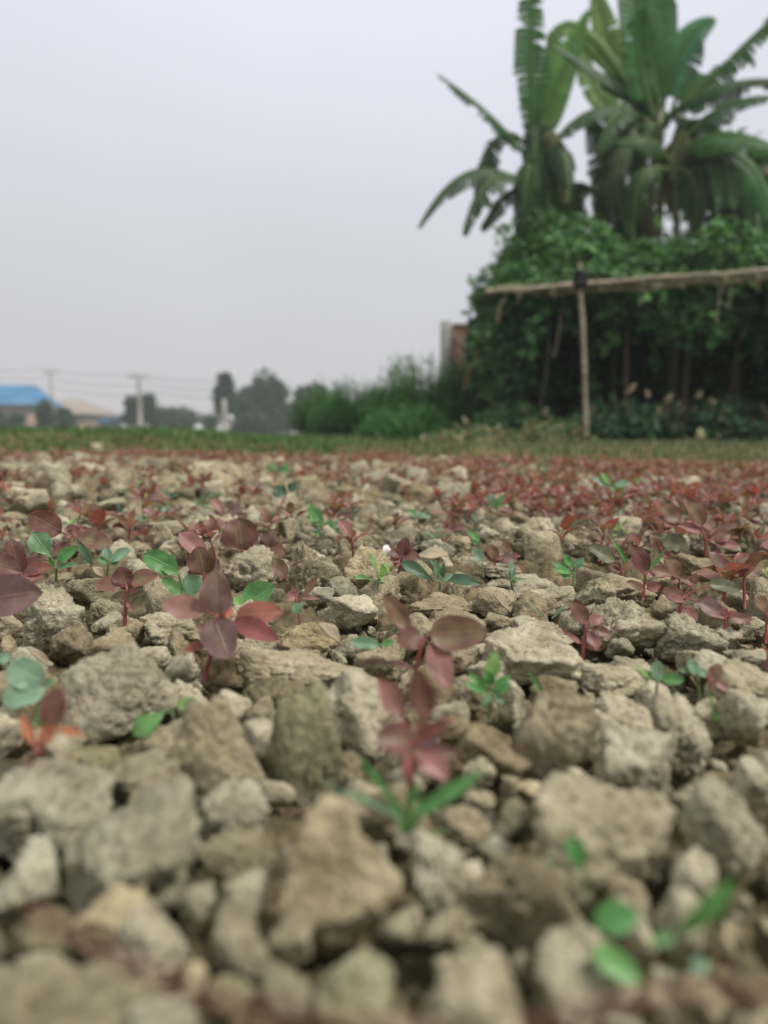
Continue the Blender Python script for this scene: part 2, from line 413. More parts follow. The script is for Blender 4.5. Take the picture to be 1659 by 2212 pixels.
def clod_arrays(sub, seed, kind='block'):
    r_ = np.random.default_rng(seed)
    D, F_ = ico(sub)
    k = {'block': 7, 'round': 13, 'slab': 8, 'rough': 10, 'wedge': 6}[kind]
    p = {'block': 30, 'round': 14, 'slab': 26, 'rough': 16, 'wedge': 34}[kind]
    n = r_.normal(size=(k, 3)); n /= np.linalg.norm(n, axis=1)[:, None]
    top = [r_.uniform(-.3, .5), r_.uniform(-.75, .0), 1]
    n = np.concatenate([n, [top, [0, 0, -1]], r_.normal(size=(4, 3)) * .35 + np.array([[.9, .1, .3], [-.9, .2, .3], [.1, -.9, .05], [0, .9, .2]])])
    n /= np.linalg.norm(n, axis=1)[:, None]
    h = r_.uniform(.52, 1.05, len(n)); h[k] = r_.uniform(.50, .85)
    if kind == 'slab': h[k] = .45
    # warp the directions first so that faces are not flat planes and edges wander
    off0 = r_.uniform(0, 50, 3)
    Dw = D + .16 * np.stack([fbm(D * 1.6 + off0 + 7 * q, 3, 160 + q) for q in range(3)], 1)
    dd = np.maximum(Dw @ n.T, 1e-4) / h
    r = (np.sum(dd ** p, 1)) ** (-1 / p)
    V = D * np.minimum(r, 1.35)[:, None]
    off = r_.uniform(0, 50, 3)
    rough = 1.55 if kind == 'rough' else (.8 if kind in ('round',) else 1.0)
    wv = V + .16 * np.stack([fbm(V * 3 + off + q, 2, 60 + q) for q in range(3)], 1)
    f1, f2 = worley(wv * 2.1 + off, seed % 97)
    g1, g2 = worley((wv + .05 * rough * vnoise(V * 9, 3)[:, None]) * 6.0 + off, seed % 89)
    d = .13 * fbm(V * 1.5 + off, 3, seed % 83)
    d = d + rough * (.07 * (.5 - f1) - .055 * sstep(.09, .0, f2 - f1))
    rid = 1 - np.abs(fbm(V * 4.5 + off, 4, seed % 79, .6)) * 3.2
    d = d + rough * (.030 * (.5 - g1) - .018 * sstep(.12, 0, g2 - g1) + .040 * np.clip(rid, -1, 1) * .6 + .045 * fbm(V * 9 + off, 4, seed % 77, .65))
    # terraces: the clay breaks in steps
    st = V[:, 2] * 5.5 + fbm(V * 2.2 + off, 2, 5) * 2.0
    d = d + .030 * rough * (sstep(.35, .65, st - np.floor(st)) - .5)
    pit = vnoise(V * 6.5 + off + 9, seed % 71)
    d = d - rough * .09 * sstep(.45, .8, pit)
    if sub >= 4:
        d = d + rough * .022 * fbm(V * 24 + off, 3, seed % 73, .7)
    V = V + D * d[:, None]
    # random spin about z then normalise the box
    a = r_.uniform(-.45, .45); R = np.array([[math.cos(a), -math.sin(a), 0], [math.sin(a), math.cos(a), 0], [0, 0, 1]])
    V = V @ R.T
    lo, hi = V.min(0), V.max(0)
    V = (V - (lo + hi) / 2) / (hi - lo)
    return V, F_

# things one can find in the picture, used to say where the small ones are: (phrase, world position)
LAND = []
USED = {}

def clod_object(name, me, loc, scale, label, group):
    o = link(name, me); o.location = loc; o.scale = scale
    return tag(o, label, 'clod', group)

# x0, y0, x1, y1 (of the photograph at 1659 px width), kind, tone, landmark phrase
T_ = {'p': (1.12, 1.12, 1.12), 't': (1, 1, 1), 'b': (.84, .80, .74), 'd': (.66, .65, .60), 'o': (.74, .76, .66), 'g': (.90, .92, .93), 'y': (1.06, 1.0, .88)}
TONE = {'p': 'pale', 't': 'tan', 'b': 'brown', 'd': 'dark', 'o': 'olive brown', 'g': 'greyish', 'y': 'yellowish'}
CL = [
 (-130, 2060, 330, 2330, 'rough', 'g', 'the broad greyish clod in the lowest corner'), (165, 1933, 330, 2048, 'slab', 'y', 'the yellowish slanting clod'),
 (235, 1963, 405, 2103, 'wedge', 't', 'the wedge clod with a pale ridge'), (445, 1953, 590, 2113, 'round', 't', 'the upright rounded clod'),
 (585, 1978, 675, 2073, 'wedge', 't', None), (590, 1755, 865, 2050, 'wedge', 'y', 'the big wedge clod with a dark underside'),
 (130, 1700, 415, 1975, 'block', 'g', 'the big grey boulder clod'), (420, 1683, 580, 1828, 'rough', 't', None),
 (-60, 1643, 245, 1845, 'block', 'g', 'the wide flat-topped clod at the edge'), (-20, 1828, 125, 1980, 'round', 'g', None),
 (125, 1608, 270, 1680, 'round', 'o', None), (215, 1628, 430, 1730, 'round', 'd', 'the long dark clod'),
 (360, 1522, 580, 1745, 'block', 'p', 'the block clod with a bright flat top'), (575, 1498, 740, 1740, 'slab', 'o', 'the dark upright slab clod'),
 (435, 1488, 555, 1560, 'round', 't', None), (120, 1400, 375, 1610, 'wedge', 't', 'the peaked mound clod'),
 (695, 1455, 870, 1630, 'round', 't', 'the lumpy tan clod behind the slab'), (475, 1890, 575, 1965, 'block', 't', None),
 (395, 1900, 465, 2000, 'rough', 'g', None), (390, 2083, 445, 2150, 'round', 'y', None), (445, 2120, 555, 2200, 'round', 'o', None),
 (560, 2090, 680, 2190, 'round', 'd', None), (430, 1800, 600, 1900, 'rough', 'd', None), (680, 2060, 850, 2230, 'round', 'o', None),
 (525, 1455, 665, 1535, 'wedge', 'd', None), (20, 1975, 160, 2045, 'block', 'd', None),
 (1140, 1688, 1450, 1925, 'wedge', 'p', 'the big pale flat-topped clod'), (970, 1818, 1260, 2045, 'wedge', 'p', 'the long slanting pale clod'),
 (880, 1808, 1005, 1985, 'rough', 't', None), (865, 2038, 1140, 2290, 'wedge', 'p', 'the tall pale clod at the bottom'),
 (905, 2000, 965, 2040, 'round', 't', None), (1155, 2010, 1385, 2210, 'block', 't', 'the low clod crossed by a blurred leaf'),
 (1285, 1573, 1455, 1745, 'block', 't', 'the square-shouldered clod'), (1095, 1500, 1290, 1710, 'block', 'b', 'the big brown block clod'),
 (1260, 1498, 1405, 1585, 'block', 'p', None), (1400, 1495, 1535, 1660, 'rough', 't', None), (990, 1553, 1140, 1685, 'slab', 'b', None),
 (940, 1545, 1015, 1600, 'block', 'b', None), (1485, 1700, 1670, 1900, 'rough', 't', 'the knobbly clod at the edge'), (1450, 1833, 1550, 1975, 'rough', 't', None),
 (1565, 1495, 1665, 1615, 'rough', 't', None), (1615, 1613, 1675, 1690, 'rough', 't', None), (1580, 1648, 1665, 1740, 'slab', 't', None),
 (1000, 1700, 1070, 1760, 'rough', 't', None), (1060, 1730, 1150, 1830, 'round', 'd', None), (940, 1740, 1065, 1830, 'rough', 'b', None),
 (1115, 1690, 1175, 1725, 'slab', 'y', None), (1360, 2000, 1415, 2065, 'block', 't', None), (1545, 2000, 1585, 2060, 'block', 'y', None),
 (1580, 1925, 1620, 1970, 'round', 't', None), (1000, 2025, 1055, 2075, 'round', 'o', None), (1105, 2055, 1160, 2135, 'block', 'g', None),
 (1450, 2110, 1560, 2200, 'rough', 'b', None), (1570, 2080, 1680, 2180, 'round', 'd', None), (1380, 2120, 1460, 2190, 'rough', 'b', None),
 (515, 1395, 780, 1505, 'slab', 'p', 'the long slab clod with a pale top'), (600, 1343, 740, 1425, 'block', 'y', None), (765, 1395, 875, 1475, 'rough', 'b', None),
 (40, 1265, 195, 1420, 'block', 'p', 'the tall pale clod with a dark face'), (190, 1360, 305, 1450, 'rough', 'b', None), (293, 1325, 440, 1400, 'slab', 'p', None),
 (283, 1400, 365, 1447, 'slab', 'p', None), (350, 1413, 425, 1490, 'rough', 't', None), (285, 1445, 365, 1520, 'round', 't', None),
 (437, 1410, 518, 1495, 'rough', 'b', None), (-40, 1530, 45, 1640, 'round', 'p', None),
 (18, 1051, 112, 1112, 'rough', 'p', 'the crusty pale clod'), (338, 1165, 395, 1218, 'block', 'p', 'the small cube clod'), (317, 1123, 410, 1168, 'rough', 't', None),
 (215, 1076, 280, 1105, 'slab', 'p', None), (170, 1111, 250, 1157, 'rough', 't', None), (257, 1170, 337, 1217, 'rough', 'b', None),
 (92, 1238, 157, 1272, 'rough', 't', None), (142, 1246, 232, 1312, 'block', 'd', None), (312, 1246, 385, 1335, 'block', 't', None),
 (325, 1028, 418, 1080, 'rough', 't', 'the broad low mound clod'), (220, 1031, 292, 1072, 'block', 'b', None), (142, 1046, 172, 1078, 'round', 't', None),
 (425, 1113, 498, 1168, 'block', 'p', 'the pale block clod with a flat top'), (600, 1113, 652, 1188, 'block', 't', 'the upright tan block clod'), (533, 1071, 590, 1113, 'wedge', 'b', None),
 (482, 1076, 528, 1103, 'block', 'p', None), (465, 1178, 625, 1295, 'rough', 't', 'the humped clod behind the twin-leaf amaranth'), (617, 1171, 745, 1315, 'rough', 't', 'the tall crag clod'),
 (725, 1183, 860, 1292, 'slab', 'y', 'the leaning slab clod'), (703, 1283, 815, 1358, 'slab', 'p', None), (735, 1143, 817, 1183, 'block', 't', None), (560, 1026, 606, 1064, 'wedge', 't', None),
 (1127, 1148, 1221, 1219, 'round', 'p', 'the round pale clod'), (1073, 1123, 1110, 1163, 'block', 't', None), (1036, 1138, 1083, 1175, 'round', 't', None),
 (1106, 1136, 1132, 1158, 'round', 'p', None), (968, 1156, 1021, 1196, 'rough', 'b', None), (903, 1163, 966, 1198, 'rough', 'g', None), (843, 1118, 901, 1150, 'round', 'p', None),
 (965, 1196, 1022, 1229, 'rough', 't', None), (1035, 1218, 1128, 1256, 'rough', 't', None), (1013, 1266, 1126, 1335, 'wedge', 'b', 'the clod with a bright splinter'),
 (1099, 1238, 1208, 1300, 'slab', 't', 'the long slanting tan clod'), (1141, 1268, 1246, 1330, 'block', 'p', None), (882, 1281, 1018, 1325, 'slab', 'b', None),
 (1050, 1250, 1112, 1274, 'slab', 't', None), (1040, 1323, 1107, 1370, 'round', 't', None), (853, 1050, 906, 1088, 'rough', 'b', None), (975, 1086, 1040, 1110, 'slab', 't', None),
 (1120, 1078, 1157, 1103, 'round', 't', None), (1249, 1238, 1410, 1312, 'wedge', 'p', 'the pale whale-backed clod'), (1262, 1295, 1425, 1425, 'rough', 'p', 'the big layered clod'),
 (1310, 1113, 1386, 1180, 'round', 'p', 'the pale clod among the red seedlings'), (1460, 1196, 1556, 1270, 'rough', 't', None), (1294, 1161, 1366, 1206, 'round', 'p', None),
 (1045, 1362, 1267, 1492, 'block', 'p', 'the wide pale clod with hollows'), (1413, 1320, 1560, 1432, 'rough', 't', 'the rough clod with dark holes'), (1530, 1352, 1602, 1400, 'rough', 't', None),
 (1320, 1422, 1402, 1456, 'slab', 't', None), (1260, 1437, 1397, 1508, 'block', 'p', None), (1516, 1420, 1690, 1565, 'round', 'p', 'the smooth pale clod at the edge'),
 (1565, 1397, 1662, 1450, 'rough', 't', None), (829, 1325, 940, 1400, 'rough', 't', None), (950, 1395, 1050, 1460, 'rough', 'b', None), (1105, 1332, 1232, 1390, 'rough', 'p', None),
 (1590, 1330, 1665, 1375, 'rough', 't', None), (870, 1440, 990, 1560, 'round', 'b', None), (1140, 1390, 1230, 1440, 'block', 'p', None),
]
KW = {'block': 'blocky', 'round': 'rounded', 'slab': 'flat', 'rough': 'crumbly', 'wedge': 'wedge-shaped'}
TALL = {'the tall crag clod', 'the leaning slab clod', 'the block clod with a bright flat top', 'the big brown block clod', 'the dark upright slab clod', 'the tall pale clod with a dark face', 'the peaked mound clod', 'the round pale clod', 'the big wedge clod with a dark underside'}
clods = []   # dicts: loc, scale, kind, tone, mesh, px size
for i, (x0, y0, x1, y1, kind, tone, lm) in enumerate(CL):
    cx, cy = (x0 + x1) / 2, (y0 + y1) / 2
    wpx, hpx = x1 - x0, y1 - y0
    c = .01
    for it in range(4):
        g = G(cx, cy, 0); gz = float(low_z(np.array([g[0]]), np.array([g[1]]))[0]) - (.010 if g[1] < .8 else 0)
        ctr = G(cx, cy, gz + .30 * c); dep = dep_of(ctr)
        W = wpx * dep / F
        q = ctr - CAM; s_ = -q[2] / np.linalg.norm(q); cth = math.sqrt(1 - s_ * s_)
        Hh = hpx * dep / F
        tall = lm in TALL
        b = .62 * W if tall else min(1.2 * W, .85 * Hh / max(s_, .2), max(.8 * W, 1.1 * Hh))
        c2 = max((Hh / 2) ** 2 - (b / 2 * s_) ** 2, (0.28 * W / 2) ** 2)
        c = min((1.0 if tall else .92) * math.sqrt(c2) / cth, (.85 if tall else .6) * W)
    # extra depth buried in the soil
    me = mesh_np('soil_clod', *(lambda A: (A[0], A[1]))(clod_arrays(5 if wpx > 120 else 4, 1000 + i * 7, kind)), M_CLOD, True, None, np.array([*T_[tone], 0.0]))
    clods.append(dict(loc=ctr, scale=(W * 1.04, b, 2.15 * c), kind=kind, tone=tone, me=me, px=wpx, lm=lm, r=.5 * (W + b) / 2, man=True))
    if lm: LAND.append((lm, ctr))

# smaller clods between them, in true ground density
placed = [(c['loc'][0], c['loc'][1], c['r'] * .86) for c in clods]
POOL = {}
for kind in ('block', 'round', 'slab', 'rough', 'wedge'):
    for v in range(5):
        for tn in ('p', 't', 'b', 'g'):
            if (v + 'ptbg'.index(tn)) % 2 == 0:
                POOL[(kind, v, tn)] = None
pool_keys = list(POOL)
def pool_mesh(k):
    if POOL[k] is None:
        V, F_ = clod_arrays(4, 300 + k[1] * 13 + hash_kind[k[0]] * 101, k[0])
        POOL[k] = mesh_np('soil_clod', V, F_, M_CLOD, True, None, np.array([*T_[k[2]], 0.0]))
    return POOL[k]
hash_kind = {'block': 0, 'round': 1, 'slab': 2, 'rough': 3, 'wedge': 4}

cell = {}
def cell_key(x, y): return (int(math.floor(x / .06)), int(math.floor(y / .06)))
for (x, y, r) in placed:
    cell.setdefault(cell_key(x, y), []).append((x, y, r))
def free(x, y, r, k=.78):
    kx, ky = cell_key(x, y)
    for a in (-1, 0, 1):
        for b in (-1, 0, 1):
            for (px_, py_, pr) in cell.get((kx + a, ky + b), ()):
                if (px_ - x) ** 2 + (py_ - y) ** 2 < (k * (pr + r)) ** 2: return False
    return True
fill = []
def scatter(n, smin, smax, ymin, ymax, pw=1.0, k=.78, wide=.62):
    for _ in range(n):
        t = rnd.random(); y = ymin + (ymax - ymin) * t ** pw
        x = rnd.uniform(-1, 1) * (y * wide + .12)
        if y > float(edge_Y(x)) + .05: continue
        r = math.exp(rnd.uniform(math.log(smin), math.log(smax)))
        if r > .026 and y > 1.5 and x > .10 * y: continue
        if free(x, y, r, k):
            cell.setdefault(cell_key(x, y), []).append((x, y, r)); fill.append((x, y, r))
scatter(900, .012, .026, .10, 1.4, 1.3, .86)
scatter(300, .030, .052, 1.2, 2.9, .75, .6)
scatter(2600, .014, .030, 1.2, 4.8, .75, .55)
scatter(2600, .006, .012, .10, 2.0, 1.0, .8)
scatter(7000, .008, .016, 1.6, 4.8, .75, .6)
scatter(7000, .0018, .0065, .11, 1.3, .9, .80)
scatter(9000, .006, .011, 1.5, 4.8, .8, .7)

ffx = np.array([f[0] for f in fill]); ffy = np.array([f[1] for f in fill]); fz = low_z(ffx, ffy)
cand = []
for (x, y, r), z in zip(fill, fz):
    px_, py_ = topx((x, y, z)); ap = r * F / y
    inside = -30 < px_ < 1690 and py_ < 2240
    cand.append((ap if inside else ap * .02, x, y, r, float(z)))
cand.sort(key=lambda c: -c[0])
N_IND = 300 - len(clods)
crumbs = cand[N_IND:]
for ap, x, y, r, z in cand[:N_IND]:
    k = rnd.choice([q for q in pool_keys if q[0] != 'round']) if rnd.random() < .85 else rnd.choice(pool_keys)
    if y > 1.4 and k[2] == 'p': k = (k[0], k[1], 'g') if (k[0], k[1], 'g') in POOL else rnd.choice([q for q in pool_keys if q[2] in 'tb' and q[0] != 'round'])
    fl = {'slab': .75, 'block': 1.1, 'round': 1.15, 'rough': 1.05, 'wedge': 1.1}[k[0]] * rnd.uniform(.8, 1.15)
    sc_ = (2.1 * r, 2.1 * r * rnd.uniform(.7, 1.0), 2 * r * fl * .95)
    clods.append(dict(loc=np.array([x, y, z + r * .05 - (.012 if y < .8 else .0)]), scale=sc_, kind=k[0], tone=k[2], me=pool_mesh(k), px=2 * ap, lm=None, r=r, man=False, rot=rnd.uniform(0, 6.28)))

# remaining small lumps: beyond counting, one object
lowres = {3: [clod_arrays(3, 50 + i, ('block', 'rough', 'slab', 'wedge')[i % 4]) for i in range(10)], 2: [clod_arrays(2, 80 + i, ('block', 'rough', 'wedge')[i % 3]) for i in range(8)]}
mbc = MB()
ncr = 0
for ap, x, y, r, z in crumbs:
    px_, py_ = topx((x, y, z))
    sub = 3 if (ap > 7) else 2
    V, F_ = lowres[sub][rnd.randrange(len(lowres[sub]))]
    a = rnd.uniform(0, 6.28); ca, sa = math.cos(a), math.sin(a)
    R = np.array([[ca, -sa, 0], [sa, ca, 0], [0, 0, 1]])
    W = V * np.array([2.1 * r, 1.8 * r * rnd.uniform(.7, 1.1), 1.9 * r * rnd.uniform(.6, 1.1)])
    tl = rnd.uniform(-.5, .5); ct, st = math.cos(tl), math.sin(tl)
    W = W @ np.array([[ct, 0, -st], [0, 1, 0], [st, 0, ct]]).T @ R.T + np.array([x, y, z + .05 * r - (.024 if y < .8 else 0)])
    tn = T_[rnd.choice('pttbgbd')]; v = rnd.uniform(.34, .84) if y < .9 else rnd.uniform(.60, 1.0)  # near crumbs tinted darker: contact shadow between clods put into the colour
    mbc.add(W, F_, None, np.array([tn[0] * v, tn[1] * v, tn[2] * v, 0])); ncr += 1
if mbc.n:
    tag(mbc.build('soil_crumbs', M_CLOD), kind='stuff')
print('clods', len(clods), 'crumbs', ncr, 'verts', mbc.n)

# ------------------------------------------------------------------ leaves and seedlings
TN = {  # colour, greenness of the middle
 'mar': (.155, .036, .040, .4), 'red': (.26, .062, .050, .12), 'pink': (.30, .125, .115, .1), 'olv': (.200, .085, .062, .75), 'pur': (.180, .085, .092, .25),
 'org': (.46, .150, .080, .1), 'bro': (.235, .090, .070, .6), 'grn': (.085, .285, .070, 0), 'grd': (.035, .120, .055, 0), 'pale': (.20, .36, .23, 0), 'yel': (.36, .40, .10, 0), 'gg': (.125, .28, .14, 0),
 'stem': (.34, .070, .068, 0), 'stemg': (.16, .26, .10, 0), 'lime': (.20, .42, .12, 0), 'dg': (.09, .105, .06, .7)}

def blade_geo(B, T, w, n0, tint, droop=.12, fold=.25, shape='ovate', nv_=9, nu_=3, seed=0, wavy=.04):
    B = np.asarray(B, float); T = np.asarray(T, float)
    ax = T - B; L = np.linalg.norm(ax); ax = ax / (L + 1e-9)
    n = n0 - np.dot(n0, ax) * ax
    if np.linalg.norm(n) < 1e-3: n = np.cross(ax, [1, 0, 0])
    n = nrm(n); side = np.cross(ax, n)
    v = np.linspace(0, 1, nv_)
    mid = bez(B, (B + T) / 2 + n * droop * L, T, nv_)
    if shape == 'ovate': pr = np.sin(np.pi * v ** .82) ** .60
    elif shape == 'round': pr = np.sin(np.pi * v ** .95) ** .55
    elif shape == 'lance': pr = np.sin(np.pi * v ** .85) ** 1.1 
    elif shape == 'spat': pr = np.sin(np.pi * v ** 1.6) ** .8
    elif shape == 'grass': pr = np.clip((1 - v) ** .6, 0, 1) * (.75 + .25 * np.sin(np.pi * v))
    pr = np.clip(pr, .02 if shape != 'grass' else 0.0, 1)
    u = np.linspace(-1, 1, 2 * nu_ + 1)
    ph = (seed * 1.7) % 6.28
    V = []; uv = []
    for i in range(nv_):
        for uu_ in u:
            z = fold * abs(uu_) ** 1.2 * pr[i] * w / 2 + wavy * w * math.sin(v[i] * 9 + ph + uu_ * 2) * abs(uu_)
            V.append(mid[i] + side * uu_ * pr[i] * w / 2 * (1 + .05 * math.sin(ph + v[i] * 11)) + n * z); uv.append((.5 + uu_ / 2, v[i]))
    m = len(u)
    F_ = np.array([(i * m + j, i * m + j + 1, (i + 1) * m + j + 1, (i + 1) * m + j) for i in range(nv_ - 1) for j in range(m - 1)])
    return np.array(V), F_, np.array(uv)

def add_leaf(mb, S, B, T, w, n0, tint, pr=.0006, stint=None, **kw):
    V, F_, uv = blade_geo(B, T, w, n0, tint, **kw); mb.add(V, F_, uv, np.array(tint))
    if S is not None:
        S = np.asarray(S, float); B = np.asarray(B, float)
        if np.linalg.norm(S - B) > .0004:
            st = np.array(stint if stint is not None else tint)
            nx = B + (np.asarray(T, float) - B) * .12
            mb.tube(bez(S, (S + B) / 2 + np.array([0, 0, .08 * np.linalg.norm(B - S)]), nx, 5), np.linspace(pr * 1.15, pr * .7, 5), 6, st)

def hero(name, cat, label, group, base, top, leaves, stem=None, stem_w=7, stone='stem', z0=0.0, bend=(0, 0), lm=None, dscale=1.0):
    """base / top: stem ends; leaves: (bx, by, tx, ty, width, toward, tone[, shape[, face]]) all in photograph pixels, built at the plant's own distance"""
    g = G(base[0], base[1], z0); dep = dep_of(g) * dscale
    root_p = P(base[0], base[1], dep)
    root = empty(name, root_p)
    tag(root, label, cat, group)
    if lm: LAND.append((lm, root_p))
    px = dep / F
    S0 = root_p - np.array([0, 0, .006]); S2 = P(top[0], top[1], dep - .0 * px)
    mid = (S0 + S2) / 2 + RT * bend[0] * px
    if np.linalg.norm(S2 - S0) > .003 and stem_w > 0:
        mb = MB(); mb.tube(bez(S0, mid, S2, 8), np.linspace(stem_w * px / 2 * 1.1, stem_w * px / 2 * .7, 8), 8, np.array(TN[stone]))
        mb.build('stem', M_LEAF, root, root_p)
    for i, lf in enumerate(leaves):
        bx, by, tx, ty, w, tow, tone = lf[:7]
        shape = lf[7] if len(lf) > 7 and lf[7] else 'ovate'
        face = lf[8] if len(lf) > 8 else .62
        Lp = math.hypot(tx - bx, ty - by)
        B = P(bx, by, dep - .15 * tow * Lp * px); T = P(tx, ty, dep - tow * Lp * px)
        ax = nrm(T - B)
        n0 = -FW * face + UP * (1 - face) + RT * rnd.uniform(-.15, .15)
        n = nrm(n0 - np.dot(n0, ax) * ax); sd = np.cross(ax, n)
        vis = math.hypot(np.dot(sd, RT), np.dot(sd, UP)); 
        axp = np.array([tx - bx, by - ty]); axp = axp / (np.linalg.norm(axp) + 1e-6)
        perp = abs(np.dot(sd, RT) * -axp[1] + np.dot(sd, UP) * axp[0])
        W = w * px / max(.45, perp)
        # petiole root: nearest point of the stem
        tt = np.linspace(0, 1, 12); sp = bez(S0, mid, S2, 12)
        k = int(np.argmin(np.linalg.norm(sp - B, axis=1)))
        mb = MB()
        t = np.array(TN[tone]); t[:3] = t[:3] * rnd.uniform(.92, 1.1)
        grass = shape == 'grass'
        add_leaf(mb, sp[k] if not grass else None, B, T, W, n0, t, pr=max(.0003, stem_w * px * .22), stint=np.array(TN[stone]) if stone else None,
                 droop=(.10 if shape != 'grass' else .16) * (1 if rnd.random() < .75 else -1), fold=.28 if shape != 'grass' else .5, shape=shape, nv_=15, nu_=5, seed=rnd.randrange(99))
        mb.build('leaf', M_LEAF, root, root_p)
    return root

AMG = 'red amaranth seedlings in the clods'
WDG = 'green weed seedlings in the clods'
A = lambda label, base, top, leaves, **k: hero('amaranth_seedling', 'seedling', label, AMG, base, top, leaves, **k)
W_ = lambda label, base, top, leaves, **k: hero('weed_seedling', 'weed', label, WDG, base, top, leaves, **{'stone': 'stemg', **k})

A('amaranth with purple upright leaf and two orange-red leaves behind the long slab clod', (437, 1448), (470, 1330),
  [(469, 1330, 467, 1231, 72, -.1, 'pur'), (442, 1322, 347, 1303, 47, .1, 'pink'), (461, 1336, 493, 1424, 80, .5, 'pur', 'ovate', .75), (505, 1342, 602, 1384, 42, .3, 'red'),
   (508, 1336, 612, 1322, 48, -.2, 'red'), (442, 1393, 398, 1406, 20, .3, 'red'), (446, 1372, 428, 1350, 20, .1, 'pink'), (475, 1330, 505, 1318, 26, -.3, 'org')], stem_w=10, bend=(10, 0), lm='the amaranth with the purple upright leaf')
A('small amaranth with three brownish blurred leaves on a long pink stem beside a pale block', (268, 1345), (274, 1266),
  [(271, 1264, 259, 1224, 46, 0, 'mar'), (283, 1258, 341, 1243, 36, .1, 'bro'), (262, 1268, 204, 1262, 30, .2, 'bro'), (277, 1298, 288, 1321, 14, .3, 'pink'), (277, 1278, 296, 1274, 14, 0, 'pink')], stem_w=9, lm='the brownish amaranth on a pink stem')
A('amaranth with one broad olive-edged leaf held high over a lobed grey-green weed', (148, 1222), (150, 1160),
  [(133, 1150, 62, 1110, 54, 0, 'mar', 'ovate', .8), (165, 1162, 240, 1178, 42, .3, 'olv'), (158, 1160, 154, 1131, 32, -.1, 'pink'), (151, 1172, 115, 1202, 28, .4, 'mar'), (155, 1160, 140, 1152, 24, .2, 'mar'), (164, 1158, 172, 1130, 22, -.3, 'pink')], stem_w=8, lm='the amaranth with the broad high leaf')
A('tiny amaranth with small purple leaves behind the broad high leaf', (156, 1122), (155, 1105),
  [(153, 1104, 137, 1093, 16, 0, 'pur'), (157, 1104, 166, 1092, 10, 0, 'mar'), (157, 1106, 190, 1101, 14, -.2, 'pur'), (190, 1101, 216, 1096, 18, 0, 'pur'), (154, 1108, 150, 1112, 14, .3, 'mar')], stem_w=4)
A('dense maroon amaranth with serrate notched leaves at the field corner', (42, 1275), (46, 1236),
  [(44, 1238, 24, 1165, 52, -.1, 'mar', 'ovate', .8), (45, 1238, -20, 1212, 42, .2, 'mar'), (50, 1238, 114, 1224, 28, .1, 'red'), (48, 1238, 94, 1204, 30, -.2, 'mar'), (48, 1240, 92, 1246, 36, .4, 'pink'), (40, 1240, -10, 1246, 30, .4, 'pur')], stem_w=9, lm='the dense maroon amaranth')
A('large out-of-focus amaranth with one wide dusky pink leaf reaching in', (-45, 1420), (-50, 1310),
  [(-45, 1300, 93, 1278, 92, .1, 'pur', 'ovate', .8), (-45, 1310, -10, 1365, 50, .3, 'mar')], stem_w=10)
A('amaranth with a broad maroon leaf speckled with pale holes', (528, 1212), (524, 1188),
  [(522, 1190, 514, 1118, 78, -.05, 'mar', 'round', .85), (520, 1200, 560, 1166, 20, -.2, 'mar'), (530, 1204, 576, 1200, 16, .4, 'pink')], stem_w=7, lm='the amaranth with the speckled leaf')
A('amaranth with a ribbed maroon leaf curving beside a fainter pink leaf', (440, 1270), (441, 1235),
  [(441, 1240, 428, 1180, 60, .1, 'mar', 'ovate', .7), (440, 1200, 387, 1151, 38, -.1, 'pink'), (452, 1250, 470, 1206, 34, -.1, 'pur'), (440, 1245, 405, 1236, 26, .3, 'pur')], stem_w=7, lm='the ribbed maroon amaranth')
A('amaranth with one pinkish leaf above one dark glossy leaf behind the crag clod', (574, 1208), (575, 1180),
  [(576, 1180, 593, 1144, 34, 0, 'pur'), (574, 1182, 617, 1194, 28, .3, 'mar'), (574, 1190, 530, 1192, 16, .3, 'mar')], stem_w=6)
A('thin amaranth with pink upper leaf and dark round leaflets behind the pale block clod', (490, 1122), (488, 1108),
  [(484, 1106, 455, 1077, 22, -.1, 'pink'), (484, 1107, 463, 1108, 16, .1, 'mar'), (490, 1107, 527, 1100, 24, .1, 'pur'), (495, 1110, 537, 1112, 12, .1, 'mar')], stem_w=4)
A('tiny upright amaranth with one rounded pink leaf, brown soil around it', (417, 1128), (417, 1112), [(417, 1112, 421, 1093, 17, 0, 'pink', 'round'), (416, 1118, 405, 1122, 8, .3, 'red'), (418, 1118, 425, 1124, 8, .3, 'red')], stem_w=4)
A('tiny flat red amaranth lying on a tan clod', (303, 1158), (304, 1152), [(302, 1152, 286, 1148, 10, 0, 'red', 'lance'), (305, 1152, 330, 1141, 9, 0, 'red', 'lance'), (303, 1154, 293, 1162, 6, .3, 'red', 'lance'), (306, 1154, 315, 1146, 9, 0, 'mar')], stem_w=3)
A('tall amaranth with one broad olive leaf edged in red and a folded dark leaf', (893, 1500), (915, 1382),
  [(884, 1360, 829, 1283, 40, -.1, 'bro', 'ovate', .75), (928, 1370, 1054, 1364, 76, .1, 'olv', 'ovate', .78), (912, 1376, 856, 1386, 46, .2, 'mar'), (935, 1386, 968, 1488, 56, .4, 'pink', 'ovate', .7), (885, 1442, 842, 1428, 12, .1, 'pink', 'lance')], stem_w=11, bend=(-14, 0), lm='the tall amaranth with the olive leaf')
